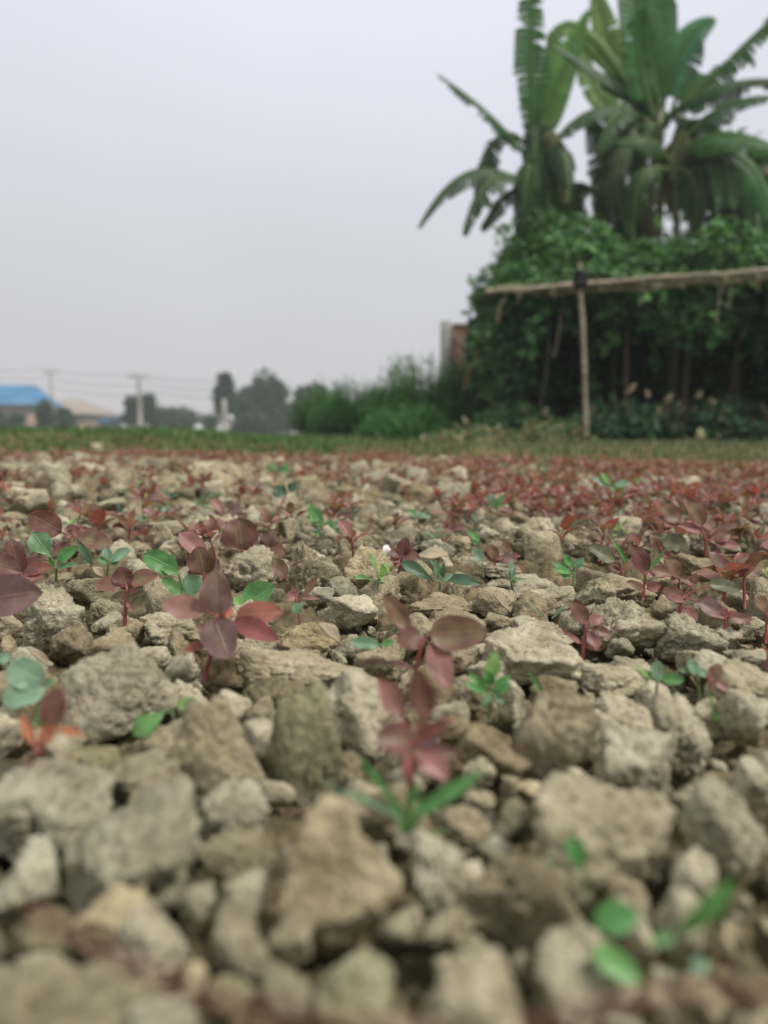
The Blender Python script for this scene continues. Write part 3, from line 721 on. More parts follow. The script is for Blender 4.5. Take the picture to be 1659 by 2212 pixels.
A('blurred near amaranth with a dark curved upright leaf and a star of dusky leaves', (880, 1740), (892, 1612),
  [(925, 1548, 897, 1440, 54, .1, 'mar', 'ovate', .6), (868, 1545, 817, 1463, 44, 0, 'pink'), (889, 1602, 811, 1590, 62, .3, 'mar', 'ovate', .6), (908, 1598, 982, 1548, 22, .1, 'red'), (900, 1605, 965, 1560, 40, .2, 'pur'), (908, 1618, 968, 1686, 46, .6, 'pink', 'ovate', .7), (888, 1625, 880, 1690, 34, .5, 'red'), (915, 1610, 990, 1635, 26, .2, 'mar'), (905, 1595, 912, 1535, 34, -.1, 'bro')], stem_w=15, lm='the blurred star-shaped amaranth')
A('blurred low amaranth with orange leaves under a round blue-green weed', (72, 1665), (98, 1585),
  [(76, 1612, 44, 1538, 22, 0, 'org', 'lance'), (84, 1600, 124, 1572, 38, .2, 'org'), (118, 1572, 189, 1590, 17, .2, 'org', 'lance'), (112, 1562, 128, 1482, 56, -.1, 'mar'), (80, 1630, 55, 1660, 22, .4, 'mar'), (95, 1610, 70, 1620, 26, .3, 'red')], stem_w=11, lm='the orange-leaved amaranth')
A('lone crimson amaranth in front of the big layered clod', (1258, 1412), (1266, 1346),
  [(1268, 1346, 1229, 1298, 36, 0, 'mar'), (1278, 1358, 1323, 1374, 23, .1, 'mar'), (1276, 1362, 1291, 1402, 28, .5, 'pink', 'ovate', .75), (1258, 1392, 1211, 1355, 12, .0, 'pink', 'lance'), (1272, 1345, 1302, 1334, 22, -.3, 'pink'), (1262, 1395, 1300, 1404, 10, .4, 'pink', 'lance')], stem_w=9, lm='the lone crimson amaranth')
A('small red-stemmed amaranth leaning against the smooth pale clod', (1530, 1500), (1537, 1466), [(1537, 1464, 1554, 1434, 28, 0, 'bro'), (1545, 1472, 1586, 1502, 18, .3, 'pink'), (1534, 1470, 1522, 1452, 8, 0, 'red', 'lance')], stem_w=8, lm='the small amaranth against the smooth clod')
A('amaranth with pink-veined lower leaf at the end of the layered clod', (1468, 1342), (1474, 1292),
  [(1480, 1298, 1431, 1274, 34, 0, 'mar'), (1506, 1298, 1568, 1334, 36, .2, 'pur'), (1530, 1262, 1600, 1275, 28, -.1, 'dg'), (1496, 1262, 1505, 1238, 17, -.1, 'mar'), (1480, 1310, 1502, 1347, 30, .5, 'pink', 'ovate', .75), (1478, 1298, 1440, 1290, 18, .3, 'pink')], stem_w=8, bend=(-6, 0), lm='the amaranth with the pink lower leaf')
A('amaranth with one tall dark oval leaf and a grass blade through it', (1389, 1280), (1394, 1236),
  [(1397, 1238, 1364, 1176, 38, 0, 'mar', 'ovate', .75), (1405, 1232, 1453, 1243, 24, 0, 'mar'), (1391, 1275, 1353, 1256, 18, .2, 'olv'), (1397, 1272, 1428, 1264, 22, .2, 'pink'), (1398, 1236, 1416, 1244, 14, .4, 'pink')], stem_w=7, lm='the amaranth with the tall oval leaf')
A('amaranth with olive-maroon leaf standing between the oval-leaf plant and the crowd', (1466, 1262), (1466, 1246), [(1466, 1246, 1438, 1205, 33, 0, 'bro'), (1467, 1248, 1504, 1262, 20, .2, 'mar'), (1464, 1250, 1448, 1256, 16, .3, 'pink')], stem_w=6)
A('amaranth with one green-grey leaf on a slender arched petiole', (1346, 1246), (1344, 1234), [(1328, 1212, 1270, 1180, 34, -.1, 'dg', 'ovate', .7), (1347, 1236, 1364, 1212, 18, -.1, 'bro'), (1342, 1236, 1312, 1222, 14, .2, 'mar', 'lance'), (1340, 1232, 1330, 1210, 9, 0, 'mar', 'lance')], stem_w=7)
A('amaranth with a round grey-green leaf facing the big layered clod', (1430, 1206), (1428, 1184), [(1430, 1176, 1482, 1166, 36, .1, 'dg', 'round', .7), (1424, 1186, 1404, 1160, 20, -.1, 'bro'), (1424, 1188, 1400, 1148, 16, -.3, 'olv'), (1430, 1190, 1450, 1208, 16, .4, 'red', 'lance'), (1420, 1186, 1412, 1170, 14, .1, 'mar')], stem_w=6, lm='the amaranth with the round grey-green leaf')
A('amaranth with a large folded olive leaf over pink ones', (1470, 1148), (1470, 1128), [(1470, 1126, 1426, 1093, 40, 0, 'olv', 'ovate', .7), (1460, 1134, 1414, 1128, 22, .2, 'pink'), (1472, 1130, 1500, 1158, 26, .3, 'pink')], stem_w=5)
A('tallest amaranth of the crowd with one long red-brown leaf', (1526, 1206), (1518, 1140),
  [(1518, 1138, 1478, 1074, 40, 0, 'bro', 'ovate', .75), (1528, 1165, 1514, 1138, 16, .1, 'mar'), (1540, 1163, 1578, 1155, 30, 0, 'mar'), (1522, 1150, 1462, 1136, 20, .1, 'pink'), (1532, 1165, 1600, 1180, 22, .2, 'pink')], stem_w=8, bend=(6, 0), lm='the tallest amaranth')
A('amaranth with round dark leaf and a long olive leaf reaching sideways', (1568, 1245), (1568, 1222), [(1568, 1222, 1533, 1196, 34, 0, 'mar', 'round'), (1572, 1218, 1620, 1206, 18, -.1, 'mar'), (1580, 1222, 1650, 1251, 42, .2, 'olv'), (1566, 1226, 1552, 1240, 20, .4, 'pink')], stem_w=7, lm='the amaranth with the round dark leaf')
A('bright crimson-stemmed amaranth on the stepped soil ledge', (1566, 1352), (1568, 1330), [(1569, 1330, 1560, 1308, 12, 0, 'red', 'lance'), (1572, 1332, 1627, 1338, 22, .1, 'bro'), (1566, 1334, 1545, 1328, 12, .2, 'pink'), (1569, 1335, 1590, 1318, 12, -.1, 'red', 'lance')], stem_w=7)
A('amaranth at the frame edge with one dull leaf over a rough ledge', (1655, 1370), (1656, 1322), [(1655, 1320, 1629, 1286, 32, 0, 'bro'), (1658, 1325, 1690, 1310, 30, 0, 'mar')], stem_w=6)
A('amaranth blade tips showing red over the rough clod at the edge', (1660, 1425), (1658, 1405), [(1657, 1410, 1645, 1392, 9, 0, 'red', 'lance'), (1660, 1410, 1690, 1390, 22, 0, 'mar')], stem_w=6)
A('three-leaved amaranth beside the white flake', (855, 1252), (868, 1202),
  [(871, 1201, 876, 1160, 30, 0, 'mar', 'ovate', .75), (869, 1201, 908, 1207, 26, .2, 'mar'), (866, 1202, 842, 1190, 22, .1, 'mar'), (862, 1208, 842, 1208, 20, .3, 'pink'), (866, 1212, 850, 1222, 14, .4, 'pink')], stem_w=6, lm='the three-leaved amaranth')
A('amaranth with two upright dark leaves beside a brown crumbly clod', (1066, 1222), (1072, 1204), [(1070, 1211, 1056, 1175, 26, 0, 'mar'), (1099, 1197, 1088, 1166, 20, 0, 'bro'), (1100, 1200, 1126, 1202, 11, 0, 'red', 'lance'), (1062, 1212, 1050, 1190, 16, 0, 'mar'), (1085, 1206, 1118, 1212, 22, .3, 'pur'), (1110, 1216, 1137, 1245, 18, .3, 'bro')], stem_w=5, lm='the two-leaved dark amaranth')
A('amaranth with pale olive upright leaf and dark sideways leaf', (964, 1168), (968, 1144), [(971, 1143, 976, 1106, 22, 0, 'bro'), (972, 1142, 1008, 1138, 15, 0, 'mar'), (966, 1142, 954, 1128, 14, 0, 'mar'), (970, 1146, 962, 1152, 12, .4, 'pink')], stem_w=5, lm='the amaranth with the olive upright leaf')
A('small amaranth of wine-red leaves behind a green lobed weed', (726, 1150), (724, 1120), [(722, 1118, 700, 1108, 16, 0, 'mar', 'round'), (726, 1120, 760, 1112, 16, -.1, 'mar'), (726, 1126, 748, 1136, 16, .3, 'pink'), (722, 1112, 708, 1098, 8, 0, 'red', 'lance')], stem_w=4)
A('tiny bright red sprout upright on bare soil', (799, 1148), (801, 1122), [(801, 1126, 805, 1118, 6, 0, 'red', 'lance'), (801, 1130, 798, 1120, 5, 0, 'red', 'lance')], stem_w=3)
A('tiny amaranth with two maroon leaves above the leaning slab clod', (738, 1186), (738, 1178), [(737, 1176, 728, 1156, 13, 0, 'mar'), (740, 1180, 758, 1182, 10, .1, 'mar'), (742, 1184, 752, 1194, 8, .3, 'pink')], stem_w=3)
A('faint thin amaranth with olive leaves in front of the tall crag clod', (650, 1345), (640, 1290), [(618, 1250, 588, 1200, 34, 0, 'olv', 'lance'), (655, 1290, 688, 1238, 18, 0, 'bro', 'lance'), (640, 1292, 622, 1278, 26, .3, 'pink'), (645, 1302, 640, 1328, 22, .4, 'gg'), (652, 1292, 695, 1294, 9, 0, 'pink', 'lance')], stem_w=5)

# green weeds
W_('lobed grey-green weed under the high maroon leaf', (120, 1245), (122, 1225), [(112, 1205, 70, 1150, 46, .1, 'gg', 'spat', .75), (125, 1215, 168, 1182, 30, 0, 'grn', 'ovate', .6), (200, 1222, 165, 1162, 17, .1, 'grd', 'lance'), (120, 1228, 175, 1218, 12, .3, 'gg', 'lance'), (115, 1228, 108, 1198, 14, 0, 'grn', 'lance')], stem_w=6, lm='the lobed grey-green weed')
W_('pale green weed with a broad flat leaf beside the lobed weed', (228, 1238), (236, 1214), [(240, 1212, 284, 1190, 26, .1, 'pale', 'ovate', .5), (236, 1210, 228, 1182, 20, 0, 'pale', 'round'), (234, 1218, 212, 1206, 16, .2, 'grn'), (240, 1216, 258, 1212, 14, .4, 'grn')], stem_w=5)
W_('weed leaf of strong flat green lying across a dark gap', (392, 1246), (386, 1240), [(384, 1234, 310, 1196, 46, .2, 'grn', 'round', .7), (388, 1240, 340, 1226, 18, .4, 'grn', 'lance')], stem_w=5, lm='the strong green flat leaf')
W_('twin-leaved green weed behind the purple upright leaf', (404, 1292), (402, 1282), [(400, 1282, 432, 1244, 44, 0, 'gg', 'round', .8), (394, 1282, 350, 1248, 26, 0, 'grn', 'ovate', .7)], stem_w=6)
W_('bright green creased leaf weed beside the orange-red amaranth leaves', (524, 1322), (522, 1308), [(524, 1306, 592, 1266, 58, .1, 'grn', 'ovate', .65), (518, 1310, 505, 1288, 16, 0, 'lime', 'lance')], stem_w=7, lm='the bright creased green leaf')
W_('small pale weed with two round leaves at the foot of the tan block clod', (590, 1138), (586, 1126), [(582, 1124, 566, 1108, 25, 0, 'pale', 'round', .8), (588, 1124, 594, 1106, 19, 0, 'gg', 'round'), (584, 1136, 568, 1132, 12, .3, 'gg')], stem_w=4)
W_('tall weed with dark rounded pale-edged leaves on a thin red stem', (595, 1116), (622, 1062), [(617, 1070, 594, 1052, 27, 0, 'grd', 'round', .8), (604, 1074, 592, 1056, 16, .1, 'gg', 'round', .8), (624, 1060, 642, 1044, 20, 0, 'grd', 'ovate', .8)], stem_w=4, stone='stem', bend=(-5, 0), lm='the thin red-stemmed weed')
W_('upright weed with one tall lobed leaf and a long low leaf', (700, 1164), (700, 1150), [(696, 1140, 667, 1085, 27, 0, 'grn', 'lance', .75), (706, 1142, 756, 1127, 14, 0, 'gg', 'lance'), (694, 1152, 674, 1136, 6, 0, 'grd', 'lance'), (690, 1124, 662, 1118, 16, 0, 'grn', 'round'), (704, 1144, 718, 1124, 16, 0, 'grn'), (706, 1150, 782, 1140, 9, 0, 'gg', 'lance'), (700, 1158, 668, 1148, 6, 0, 'grn', 'lance')], stem_w=5, lm='the weed with a tall lobed leaf')
W_('dark spreading weed with long spoon leaves either side', (950, 1264), (950, 1254), [(938, 1256, 866, 1214, 28, .1, 'grd', 'spat', .7), (962, 1250, 1042, 1262, 24, .2, 'grd', 'lance', .6), (946, 1248, 940, 1208, 16, 0, 'gg', 'lance'), (954, 1248, 960, 1212, 12, 0, 'grd', 'lance'), (946, 1230, 928, 1208, 10, 0, 'gg', 'lance'), (955, 1252, 978, 1242, 14, .2, 'pale')], stem_w=5, lm='the dark spreading weed')
W_('pale green drooping leaf weed beside the two-leaved dark amaranth', (1043, 1232), (1042, 1212), [(1042, 1210, 1019, 1188, 25, .1, 'pale', 'ovate', .75)], stem_w=4)
W_('weed with pointed green leaf beside the brown crumbly clod', (1040, 1180), (1037, 1172), [(1036, 1171, 1013, 1143, 17, 0, 'grn', 'lance'), (1034, 1176, 1016, 1170, 10, .3, 'grd', 'lance')], stem_w=4)
W_('leafy green weed rosette with drooping toothed leaves near the round pale clod', (1238, 1260), (1240, 1238), [(1238, 1226, 1216, 1195, 18, 0, 'grn', 'lance'), (1234, 1230, 1190, 1214, 14, .1, 'gg', 'lance'), (1242, 1228, 1262, 1204, 18, 0, 'gg', 'lance'), (1234, 1238, 1190, 1228, 16, .3, 'grn', 'lance'), (1240, 1225, 1246, 1210, 14, .5, 'pale', 'lance'), (1232, 1246, 1205, 1236, 14, .4, 'grn', 'lance')], stem_w=6, lm='the toothed green rosette')
W_('bright green narrow-leaved weed tuft behind the big brown block clod', (1058, 1532), (1058, 1500), [(1062, 1468, 1070, 1404, 32, 0, 'lime', 'lance', .8), (1052, 1490, 1010, 1452, 18, 0, 'grn', 'lance'), (1050, 1500, 998, 1472, 16, .2, 'grn', 'lance'), (1066, 1490, 1106, 1456, 22, 0, 'grn', 'lance'), (1068, 1502, 1106, 1476, 18, .2, 'grn', 'lance'), (1052, 1488, 1044, 1440, 14, 0, 'lime', 'lance'), (1058, 1500, 1040, 1530, 14, .4, 'gg', 'lance'), (1064, 1502, 1092, 1520, 14, .4, 'gg', 'lance'), (1058, 1480, 1056, 1448, 24, .3, 'grn', 'lance')], stem_w=9, lm='the bright narrow-leaved tuft')
hero('grass_sprout', 'grass', 'single thick green blade leaning beside the wide pale clod', None, (1190, 1524), (1186, 1518), [(1191, 1524, 1136, 1440, 15, 0, 'grn', 'grass', .7)], stem_w=0, stone='stemg')
W_('weed with a pale round leaf over a dark green oval one', (1418, 1488), (1420, 1474), [(1420, 1472, 1418, 1426, 31, 0, 'pale', 'round', .85), (1430, 1468, 1480, 1466, 24, .2, 'grn', 'ovate', .75), (1408, 1470, 1372, 1440, 13, 0, 'lime', 'lance')], stem_w=7, lm='the weed with the pale round leaf')
W_('pale mint weed with twisted leaf by the small red-stemmed amaranth', (1513, 1492), (1508, 1462), [(1505, 1458, 1486, 1425, 26, 0, 'pale', 'ovate', .7), (1508, 1456, 1530, 1450, 18, 0, 'pale', 'lance'), (1498, 1450, 1462, 1448, 11, 0, 'gg', 'lance')], stem_w=6)
hero('grass_sprout', 'grass', 'thin green blade standing on the stepped soil below the small amaranth', None, (1543, 1558), (1543, 1550), [(1543, 1556, 1524, 1472, 10, 0, 'grn', 'grass', .7), (1545, 1556, 1556, 1536, 12, 0, 'grn', 'grass')], stem_w=0, stone='stemg')
hero('grass_sprout', 'grass', 'arched green blade rising beside the tall oval maroon leaf', None, (1362, 1240), (1362, 1236), [(1362, 1238, 1303, 1140, 11, 0, 'grn', 'grass', .7), (1404, 1232, 1440, 1182, 13, 0, 'grn', 'grass', .7)], stem_w=0, stone='stemg')
W_('round blue-green weed with two big overlapping leaves at the edge', (72, 1540), (92, 1478), [(94, 1474, 18, 1438, 62, .1, 'pale', 'round', .7), (98, 1484, 4, 1518, 58, .4, 'pale', 'round', .7), (24, 1420, -12, 1426, 22, 0, 'pale'), (98, 1478, 120, 1470, 18, 0, 'gg')], stem_w=9, lm='the round blue-green weed')
W_('vivid green paddle leaf weed leaning over a black hollow', (378, 1545), (372, 1538), [(360, 1535, 286, 1588, 44, .5, 'grn', 'spat', .7), (382, 1524, 430, 1518, 26, 0, 'lime', 'round')], stem_w=7, lm='the vivid green paddle leaf')
W_('blurred weed with a grey-green paddle leaf in front of the big pale flat-topped clod', (1268, 1905), (1262, 1885), [(1260, 1885, 1228, 1802, 46, 0, 'grn', 'spat', .8), (1205, 1858, 1148, 1872, 14, 0, 'gg', 'lance')], stem_w=8)
W_('blurred green leaf pair lying beside the long slanting pale clod', (1270, 2030), (1285, 1990), [(1282, 1990, 1380, 1975, 54, .2, 'grn', 'ovate', .6)], stem_w=10)
W_('blurred bright green leaf hanging over the low clod at the bottom', (1270, 2075), (1280, 2068), [(1285, 2050, 1388, 2120, 50, .3, 'grn', 'ovate', .6)], stem_w=8)
W_('blurred dark green leaf crossing the low clod', (1165, 2030), (1170, 2036), [(1172, 2030, 1318, 2128, 34, .2, 'grd', 'lance', .7)], stem_w=6)
W_('large very blurred dark green leaf arching over small crumbs', (1458, 2080), (1458, 2030), [(1460, 2020, 1592, 1890, 48, .25, 'grn', 'lance', .7), (1458, 2020, 1400, 2035, 24, .3, 'grn', 'lance')], stem_w=9, dscale=.9)
W_('small pale blurred leaf near the bottom corner', (1505, 2110), (1505, 2098), [(1490, 2090, 1530, 2080, 30, .1, 'pale', 'round')], stem_w=6)
W_('green oval leaf lying flat behind the slab clod with a pale top', (828, 1402), (822, 1392), [(820, 1394, 758, 1386, 26, .2, 'gg', 'round', .7), (824, 1392, 850, 1386, 16, 0, 'grn')], stem_w=5)
W_('green sliver leaf inside a split straw husk', (706, 1366), (704, 1362), [(704, 1364, 686, 1340, 14, 0, 'grn', 'lance', .8)], stem_w=3)
hero('grass_tuft', 'grass tuft', 'green grass tuft sprouting at the foot of the blurred star-shaped amaranth', None, (878, 1815), (878, 1790),
     [(885, 1765, 1056, 1660, 32, .1, 'grn', 'lance', .6), (868, 1758, 768, 1622, 18, 0, 'grn', 'grass', .7), (866, 1764, 694, 1690, 16, .2, 'gg', 'grass', .6), (880, 1800, 890, 1700, 18, 0, 'grn', 'grass', .8), (872, 1800, 850, 1728, 14, 0, 'grn', 'grass'), (885, 1800, 925, 1745, 14, 0, 'gg', 'grass'), (885, 1740, 903, 1690, 30, .2, 'grn', 'lance', .8), (890, 1815, 975, 1790, 12, .2, 'grn', 'grass')], stem_w=0, stone='stemg', lm='the grass tuft')
W_('tall pale weed with broad drooping leaves above the red crowd', (1300, 1096), (1320, 1050), [(1316, 1050, 1276, 1032, 18, 0, 'pale', 'lance', .7), (1318, 1048, 1297, 1020, 16, 0, 'lime', 'lance'), (1322, 1048, 1368, 1044, 16, .1, 'pale', 'lance', .7), (1322, 1052, 1346, 1080, 30, .2, 'lime', 'ovate', .8)], stem_w=5, bend=(-6, 0), lm='the tall pale weed')
W_('small lime weed showing behind the tall pale weed', (1385, 1062), (1384, 1050), [(1382, 1050, 1368, 1036, 18, 0, 'lime'), (1386, 1050, 1394, 1030, 16, 0, 'lime')], stem_w=4)
W_('weed with arching yellow-green leaflets on the open soil', (602, 1040), (600, 1016), [(590, 1014, 560, 1028, 14, 0, 'lime', 'lance'), (590, 1014, 576, 1038, 12, .2, 'lime', 'lance'), (602, 1014, 636, 1022, 12, 0, 'grn', 'lance'), (600, 1012, 578, 1004, 9, 0, 'grn', 'lance'), (603, 1012, 628, 1004, 9, 0, 'grn', 'lance')], stem_w=3, lm='the arching yellow-green weed')
W_('two-leaved weed with pointed green leaves on crusty soil', (385, 1116), (384, 1112), [(372, 1110, 348, 1092, 15, 0, 'gg', 'lance'), (376, 1112, 398, 1118, 11, .1, 'grn', 'lance')], stem_w=3)
W_('small green leaf weed low beside the crumbly tan clod', (295, 1134), (294, 1132), [(294, 1132, 274, 1122, 11, 0, 'gg', 'ovate'), (276, 1138, 266, 1132, 7, 0, 'lime')], stem_w=3)
W_('two-leaved bright green weed near the olive upright amaranth', (905, 1128), (904, 1122), [(898, 1116, 880, 1100, 15, 0, 'grn', 'ovate'), (906, 1124, 920, 1106, 14, 0, 'grn', 'ovate'), (890, 1124, 884, 1116, 10, 0, 'grn', 'ovate')], stem_w=3)
W_('spreading bright green weed with pointed leaves among small red seedlings', (1072, 1110), (1068, 1094), [(1064, 1092, 1048, 1072, 18, 0, 'gg'), (1068, 1094, 1090, 1066, 12, 0, 'grn', 'lance'), (1066, 1096, 1038, 1084, 12, .1, 'grd', 'lance'), (1072, 1096, 1090, 1096, 14, .2, 'grn'), (1064, 1084, 1062, 1068, 12, 0, 'pale')], stem_w=3, lm='the spreading bright weed')
W_('green weed with a broad folded leaf in front of the red crowd', (1176, 1112), (1176, 1098), [(1178, 1096, 1196, 1078, 18, 0, 'grn', 'round'), (1172, 1094, 1160, 1078, 10, 0, 'grn', 'lance'), (1176, 1108, 1190, 1096, 12, 0, 'lime', 'lance')], stem_w=3)
W_('blue-green weed at the foot of the round pale clod', (1236, 1162), (1234, 1148), [(1232, 1144, 1224, 1120, 13, 0, 'gg', 'lance'), (1236, 1144, 1244, 1118, 11, 0, 'gg', 'lance'), (1230, 1150, 1212, 1162, 10, .3, 'grd', 'lance'), (1230, 1146, 1216, 1132, 9, 0, 'grn', 'lance')], stem_w=3)
hero('grass_tuft', 'grass tuft', 'tall thin grass tuft standing up against the dark thicket', None, (1172, 1050), (1172, 1046), [(1170, 1050, 1158, 950, 7, 0, 'grn', 'grass', .8), (1172, 1050, 1176, 985, 7, 0, 'grn', 'grass', .8), (1174, 1050, 1186, 958, 5, 0, 'gg', 'grass', .8), (1170, 1052, 1164, 1000, 6, 0, 'grd', 'grass')], stem_w=0, stone='stemg')
hero('grass_tuft', 'grass tuft', 'wiry grass tuft between the high maroon leaf and the tiny purple amaranth', None, (136, 1140), (136, 1134), [(136, 1138, 110, 1080, 3, 0, 'gg', 'grass'), (136, 1138, 134, 1092, 4, 0, 'gg', 'grass'), (138, 1138, 152, 1112, 6, 0, 'grd', 'grass'), (140, 1140, 222, 1106, 6, 0, 'gg', 'grass', .5), (138, 1142, 200, 1110, 4, 0, 'gg', 'grass', .5)], stem_w=0, stone='stemg')
hero('plant_stalk', 'stalk', 'yellow-green bare stalk leaning on the open soil', None, (294, 1116), (316, 1066), [(308, 1090, 320, 1076, 5, 0, 'yel', 'lance')], stem_w=5, stone='yel', bend=(6, 0))
hero('grass_sprout', 'grass', 'yellow and green blade standing at the edge of the crowd', None, (1664, 1262), (1660, 1255), [(1668, 1262, 1634, 1208, 8, 0, 'yel', 'grass', .8)], stem_w=0, stone='stemg')
hero('grass_tuft', 'grass tuft', 'two pale arching grass blades in front of the pale block and layered clod', None, (1180, 1336), (1180, 1332), [(1176, 1336, 1138, 1294, 5, 0, 'pale', 'grass'), (1192, 1336, 1236, 1296, 5, 0, 'pale', 'grass')], stem_w=0, stone='stemg')

# ------------------------------------------------------------------ loose bits on the soil
def flake(name, cat, label, px0, px1, wpx, mat, thick=.0012, z=.004, curl=.3, tow=.2, group=None, lm=None, seed=1):
    g = G(px0[0], px0[1], z); dep = dep_of(g); s_ = dep / F
    L = math.hypot(px1[0] - px0[0], px1[1] - px0[1])
    B = P(*px0, dep); T = P(*px1, dep - tow * L * s_)
    n0 = UP * .6 - FW * .5
    V, F_, uv = blade_geo(B, T, wpx * s_ * 1.3, n0, None, droop=curl, fold=.35, shape='round', nv_=11, nu_=3, seed=seed, wavy=.1)
    ax = nrm(T - B); n = nrm(n0 - np.dot(n0, ax) * ax)
    k = len(V); V2 = V - n * thick
    m = 7; rim = [i for i in range(m)] + [i * m + m - 1 for i in range(1, 11)] + [10 * m + i for i in range(m - 2, -1, -1)] + [i * m for i in range(9, 0, -1)]
    R_ = np.array([(rim[i], rim[i] + k, rim[(i + 1) % len(rim)] + k, rim[(i + 1) % len(rim)]) for i in range(len(rim))])
    mb = MB(); mb.add(np.concatenate([V, V2]), np.concatenate([F_, F_[:, ::-1] + k, R_]), np.concatenate([uv, uv]))
    o = mb.build(name, mat, None, B); o.location = B
    if lm: LAND.append((lm, B))
    return tag(o, label, cat, group)
flake('shell_flake', 'flake', 'chalk-white flake standing upright beside the three-leaved amaranth', (836, 1206), (830, 1178), 16, M_WHITE, lm='the white flake')
flake('shell_flake', 'flake', 'small white scrap lying among grey crusts behind the flake', (842, 1185), (828, 1180), 6, M_WHITE)
flake('dry_husk', 'husk', 'curled straw-coloured husk lying on its side behind the dark spreading weed', (968, 1200), (898, 1204), 22, M_STRAW, curl=.15, lm='the straw husk')
flake('dry_husk', 'husk', 'split pale husk cupping a green sliver of leaf', (735, 1388), (686, 1345), 22, M_STRAW, curl=.2)
flake('dry_husk', 'husk', 'long curled brown husk bridging a hollow behind the grass tuft', (685, 1742), (800, 1758), 24, M_STRAW, curl=.35)
flake('dry_husk', 'husk', 'little pale husk upright beside the lobed grey-green weed', (222, 1246), (200, 1225), 14, M_STRAW)
flake('dry_husk', 'husk', 'small pointed straw husk in the wide shadow of the tall pale clod', (108, 1440), (60, 1400), 12, M_STRAW)
flake('wood_splinter', 'splinter', 'bright forked wood splinter stuck in front of a brown clod', (1105, 1322), (1070, 1288), 8, M_STRAW, curl=.02, tow=.0)
flake('dry_leaf', 'dead leaf', 'small brown withered leaf under pale weeds at the field edge', (12, 1140), (14, 1116), 14, M_TWIG)
flake('dry_husk', 'husk', 'white pointed husk scrap in the red crowd beside the oval-leaf plant', (1434, 1222), (1418, 1204), 9, M_STRAW)

def stalk(name, cat, label, pts, wpx, mat, z=.02):
    mb = MB(); W = []
    for (x, y, zz) in pts: W.append(G(x, y, zz))
    W = np.array(W); t = np.linspace(0, 1, len(W)); tt = np.linspace(0, 1, 28)
    Q = np.stack([np.interp(tt, t, W[:, k]) for k in range(3)], 1)
    for _ in range(3): Q[1:-1] = (Q[:-2] + 2 * Q[1:-1] + Q[2:]) / 4
    dep = dep_of(W[len(W) // 2])
    mb.tube(Q, np.linspace(1, .7, 28) * wpx * dep / F / 2, 8)
    o = mb.build(name, mat, None, W[0]); o.location = W[0]
    return tag(o, label, cat)
stalk('dry_stalk', 'stalk', 'long blurred reddish dry stalk sagging over the lowest small clods', [(60, 1960, .052), (250, 2070, .056), (420, 2150, .056), (620, 2195, .056), (830, 2220, .060), (1000, 2240, .05)], 22, M_DSTALK)
stalk('dry_stalk', 'stalk', 'blurred brown dry stalk lying across the bottom corner', [(1120, 2225, .050), (1290, 2175, .055), (1480, 2135, .056), (1700, 2150, .05)], 24, M_DSTALK)
stalk('dry_stalk', 'stalk', 'short pale broken twig poking up beside the big wedge clod', [(640, 1722, .012), (665, 1742, .016), (690, 1765, .012)], 10, M_STRAW)

# ------------------------------------------------------------------ crowd of seedlings
def copy_tree(o, parent=None):
    c = o.copy(); COL.objects.link(c); c.parent = parent
    for ch in list(o.children): copy_tree(ch, c)
    return c

